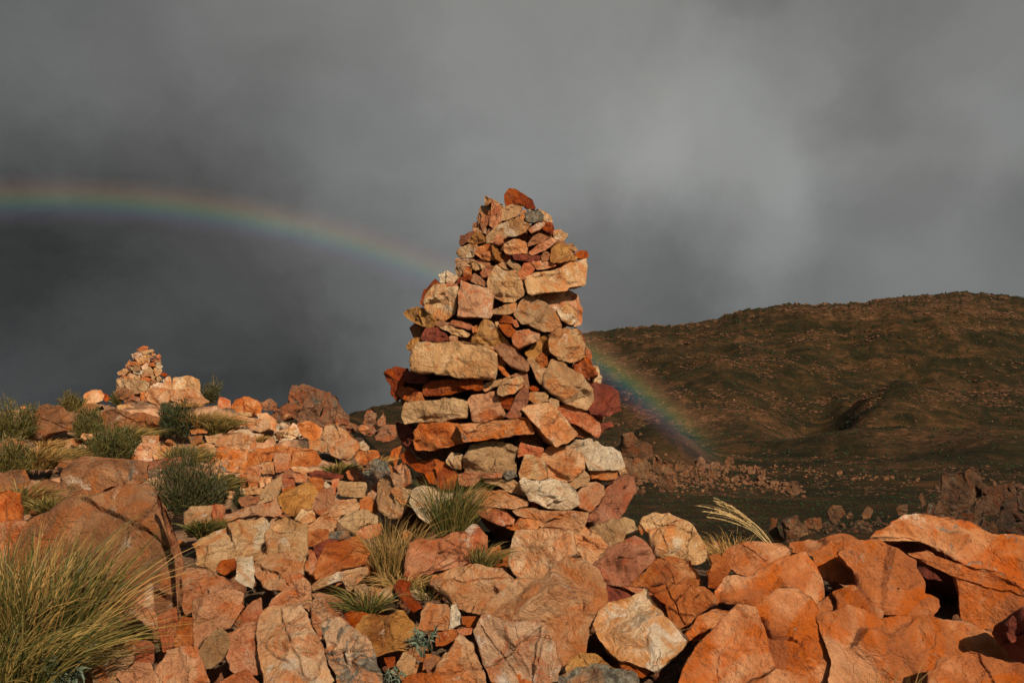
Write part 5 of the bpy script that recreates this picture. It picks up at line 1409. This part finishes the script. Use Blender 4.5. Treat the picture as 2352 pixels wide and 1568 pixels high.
w = bpy.data.worlds.new('World'); S.world = w; w.use_nodes = True
t = w.node_tree; t.nodes.clear(); b = NB(t)
tc = b.n('ShaderNodeTexCoord'); v = tc.outputs['Generated']
sky = b.n('ShaderNodeTexSky'); sky.sky_type = 'NISHITA'; sky.sun_disc = False; sky.sun_elevation = SE; sky.sun_rotation = SAZ % (2 * math.pi)
nsk = b.n('ShaderNodeBackground'); nsk.inputs['Strength'].default_value = .05; b.link(sky.outputs[0], nsk.inputs['Color'])
wn = b.noise(v, 2.4, 3, .5, 0)
w2 = b.noise(v, 7.0, 8, .62, 0)
wv = b.vmath('MULTIPLY_ADD', b.vmath('SUBTRACT', wn.outputs['Color'], (.5, .5, .5)), (.20, .20, .20)); b.link(v, wv.node.inputs[2])
wv2 = b.vmath('MULTIPLY_ADD', b.vmath('SUBTRACT', w2.outputs['Color'], (.5, .5, .5)), (.13, .13, .13)); b.link(wv, wv2.node.inputs[2])
wvn = b.vmath('NORMALIZE', wv2, (0, 0, 0))


def blob(x, y, rad, x2=None, y2=None):
    "soft cloud patch centred on a direction; rad in sheet units"
    d = ray(x, y); d = d / np.linalg.norm(d)
    dt = b.n('ShaderNodeVectorMath'); dt.operation = 'DOT_PRODUCT'; b.link(wvn, dt.inputs[0]); dt.inputs[1].default_value = tuple(d)
    c = math.cos(math.atan(rad / F))
    mr = b.n('ShaderNodeMapRange'); mr.interpolation_type = 'SMOOTHERSTEP'; b.link(dt.outputs['Value'], mr.inputs['Value'])
    mr.inputs['From Min'].default_value = c; mr.inputs['From Max'].default_value = 1.0
    return mr.outputs[0]


acc = None
for x, y, rad, a in [(1150, 40, 700, .060), (1120, 450, 560, .030), (1300, 250, 420, .018), (1750, 310, 400, .066), (1840, 270, 260, .018), (1640, 420, 330, .014), (1500, 210, 330, .034), (2250, 80, 480, .045), (2330, 200, 300, .022),
                     (1960, 570, 430, .036), (2330, 540, 420, .030), (1560, 380, 380, .016), (300, 40, 520, .022),
                     (2080, 370, 260, -.040), (1440, 620, 330, -.018), (700, 300, 380, -.018), (0, 250, 620, -.026), (1560, 60, 300, -.016), (2040, 130, 260, -.02),
                     (0, 950, 900, -.054), (380, 920, 760, -.030), (760, 960, 560, -.016), (1330, 760, 300, -.016)]:
    o = b.math('MULTIPLY', blob(x, y, rad), a)
    acc = o if acc is None else b.math('ADD', acc, o)
fn = b.noise(b.mapping(wvn, (1, 1, 1.8)), 5.0, 10, .60, 0)
acc = b.math('ADD', acc, b.math('MULTIPLY', b.math('SUBTRACT', fn.outputs['Fac'], .5), .085))
fs = b.noise(b.mapping(wvn, (5, 5, 1.2), (0, .35, 0)), 2.4, 5, .5, 0)      # rain streaks
acc = b.math('ADD', acc, b.math('MULTIPLY', b.math('SUBTRACT', fs.outputs['Fac'], .5), .03))
spz = b.n('ShaderNodeSeparateXYZ'); b.link(v, spz.inputs[0])
lum = b.math('MAXIMUM', b.math('MULTIPLY', b.math('ADD', acc, .146), .835), .02)
lum = b.math('MULTIPLY', lum, b.ramp(spz.outputs['Z'], [(.42, 1), (.75, .38)]))
tintn = b.ramp(b.noise(wv, 1.6, 3, .5).outputs['Fac'], [(.35, (.95, 1.0, 1.04)), (.65, (.99, 1.0, .955))])
cl = b.mix(1.0, lum, tintn, 'MULTIPLY')
cs = b.n('ShaderNodeBackground'); b.link(cl, cs.inputs['Color']); cs.inputs['Strength'].default_value = 1.0
# the storm fills the sky ahead and overhead, the sunlit side behind is broken
sp = b.n('ShaderNodeSeparateXYZ'); b.link(v, sp.inputs[0])
br = b.ramp(b.math('ADD', sp.outputs['Y'], .55), [(.0, 1), (.01, 0)])   # behind the camera
mx = b.n('ShaderNodeMixShader'); b.link(br, mx.inputs[0]); b.link(cs.outputs[0], mx.inputs[1]); b.link(nsk.outputs[0], mx.inputs[2])
wo = b.n('ShaderNodeOutputWorld'); b.link(mx.outputs[0], wo.inputs[0])

# ---------------------------------------------------------------- the rainbow: light about the axis opposite the sun
A = AD; e1 = np.cross(A, [0, 0, 1.0]); e1 /= np.linalg.norm(e1); e2 = np.cross(e1, A)
RD = 420.0
Vb, Ta, Tf = [], [], []
na, nr = 360, 26
for i in range(na + 1):
    ph = math.pi * (i / na)                       # from the right end over the top to the left end
    for j in range(nr + 1):
        th = R(40.3 + 2.6 * j / nr)
        d = A * math.cos(th) + (e1 * math.cos(ph) + e2 * math.sin(ph)) * math.sin(th)
        Vb.append(CAM + d * RD); Ta.append(j / nr); Tf.append(i / na)
Vb = np.array(Vb)
Qb = [[i * (nr + 1) + j, i * (nr + 1) + j + 1, (i + 1) * (nr + 1) + j + 1, (i + 1) * (nr + 1) + j] for i in range(na) for j in range(nr)]
m, t = nt('rainbow_light'); b = NB(t)
aa = b.n('ShaderNodeAttribute'); aa.attribute_name = 'across'
ff = b.n('ShaderNodeAttribute'); ff.attribute_name = 'along'
colr = b.ramp(aa.outputs['Fac'], [(0, (0, 0, 0)), (.14, (.10, .05, .12)), (.24, (.10, .11, .23)), (.36, (.10, .30, .33)), (.46, (.20, .45, .24)), (.57, (.44, .44, .16)), (.68, (.50, .30, .12)), (.80, (.30, .13, .07)), (1.0, (0, 0, 0))], 'B_SPLINE')
fade = b.ramp(ff.outputs['Fac'], [(.0, .0), (.196, .0), (.225, .4), (.25, .6), (.30, .62), (.355, .42), (.46, .42), (.62, .32), (1, .3)])
em = b.n('ShaderNodeEmission'); b.link(colr, em.inputs['Color']); b.link(b.math('MULTIPLY', fade, .23), em.inputs['Strength'])
tr = b.n('ShaderNodeBsdfTransparent'); ad = b.n('ShaderNodeAddShader'); b.link(em.outputs[0], ad.inputs[0]); b.link(tr.outputs[0], ad.inputs[1])
mo = b.n('ShaderNodeOutputMaterial'); b.link(ad.outputs[0], mo.inputs[0])
rb = mesh_obj('rainbow', Vb, Qb, m, at(230, 931, RD), sharp=0, attr={'across': Ta, 'along': Tf})
rb.visible_shadow = True
tag(rb, 'faint rainbow arching from the left edge down to the valley right of the cairn', 'rainbow')

cam = bpy.data.cameras.new('camera'); co = bpy.data.objects.new('camera', cam); COL.objects.link(co)
co.location = CAM; co.rotation_euler = (math.pi / 2 + PITCH, 0, 0)
cam.sensor_width = 36; cam.lens = 36 * F / 2352; cam.clip_end = 20000; cam.clip_start = .05
S.camera = co
S.view_settings.view_transform = 'Standard'; S.view_settings.look = 'None'; S.view_settings.exposure = .24; S.view_settings.gamma = 1
S.cycles.max_bounces = 4; S.cycles.diffuse_bounces = 3; S.cycles.transparent_max_bounces = 8
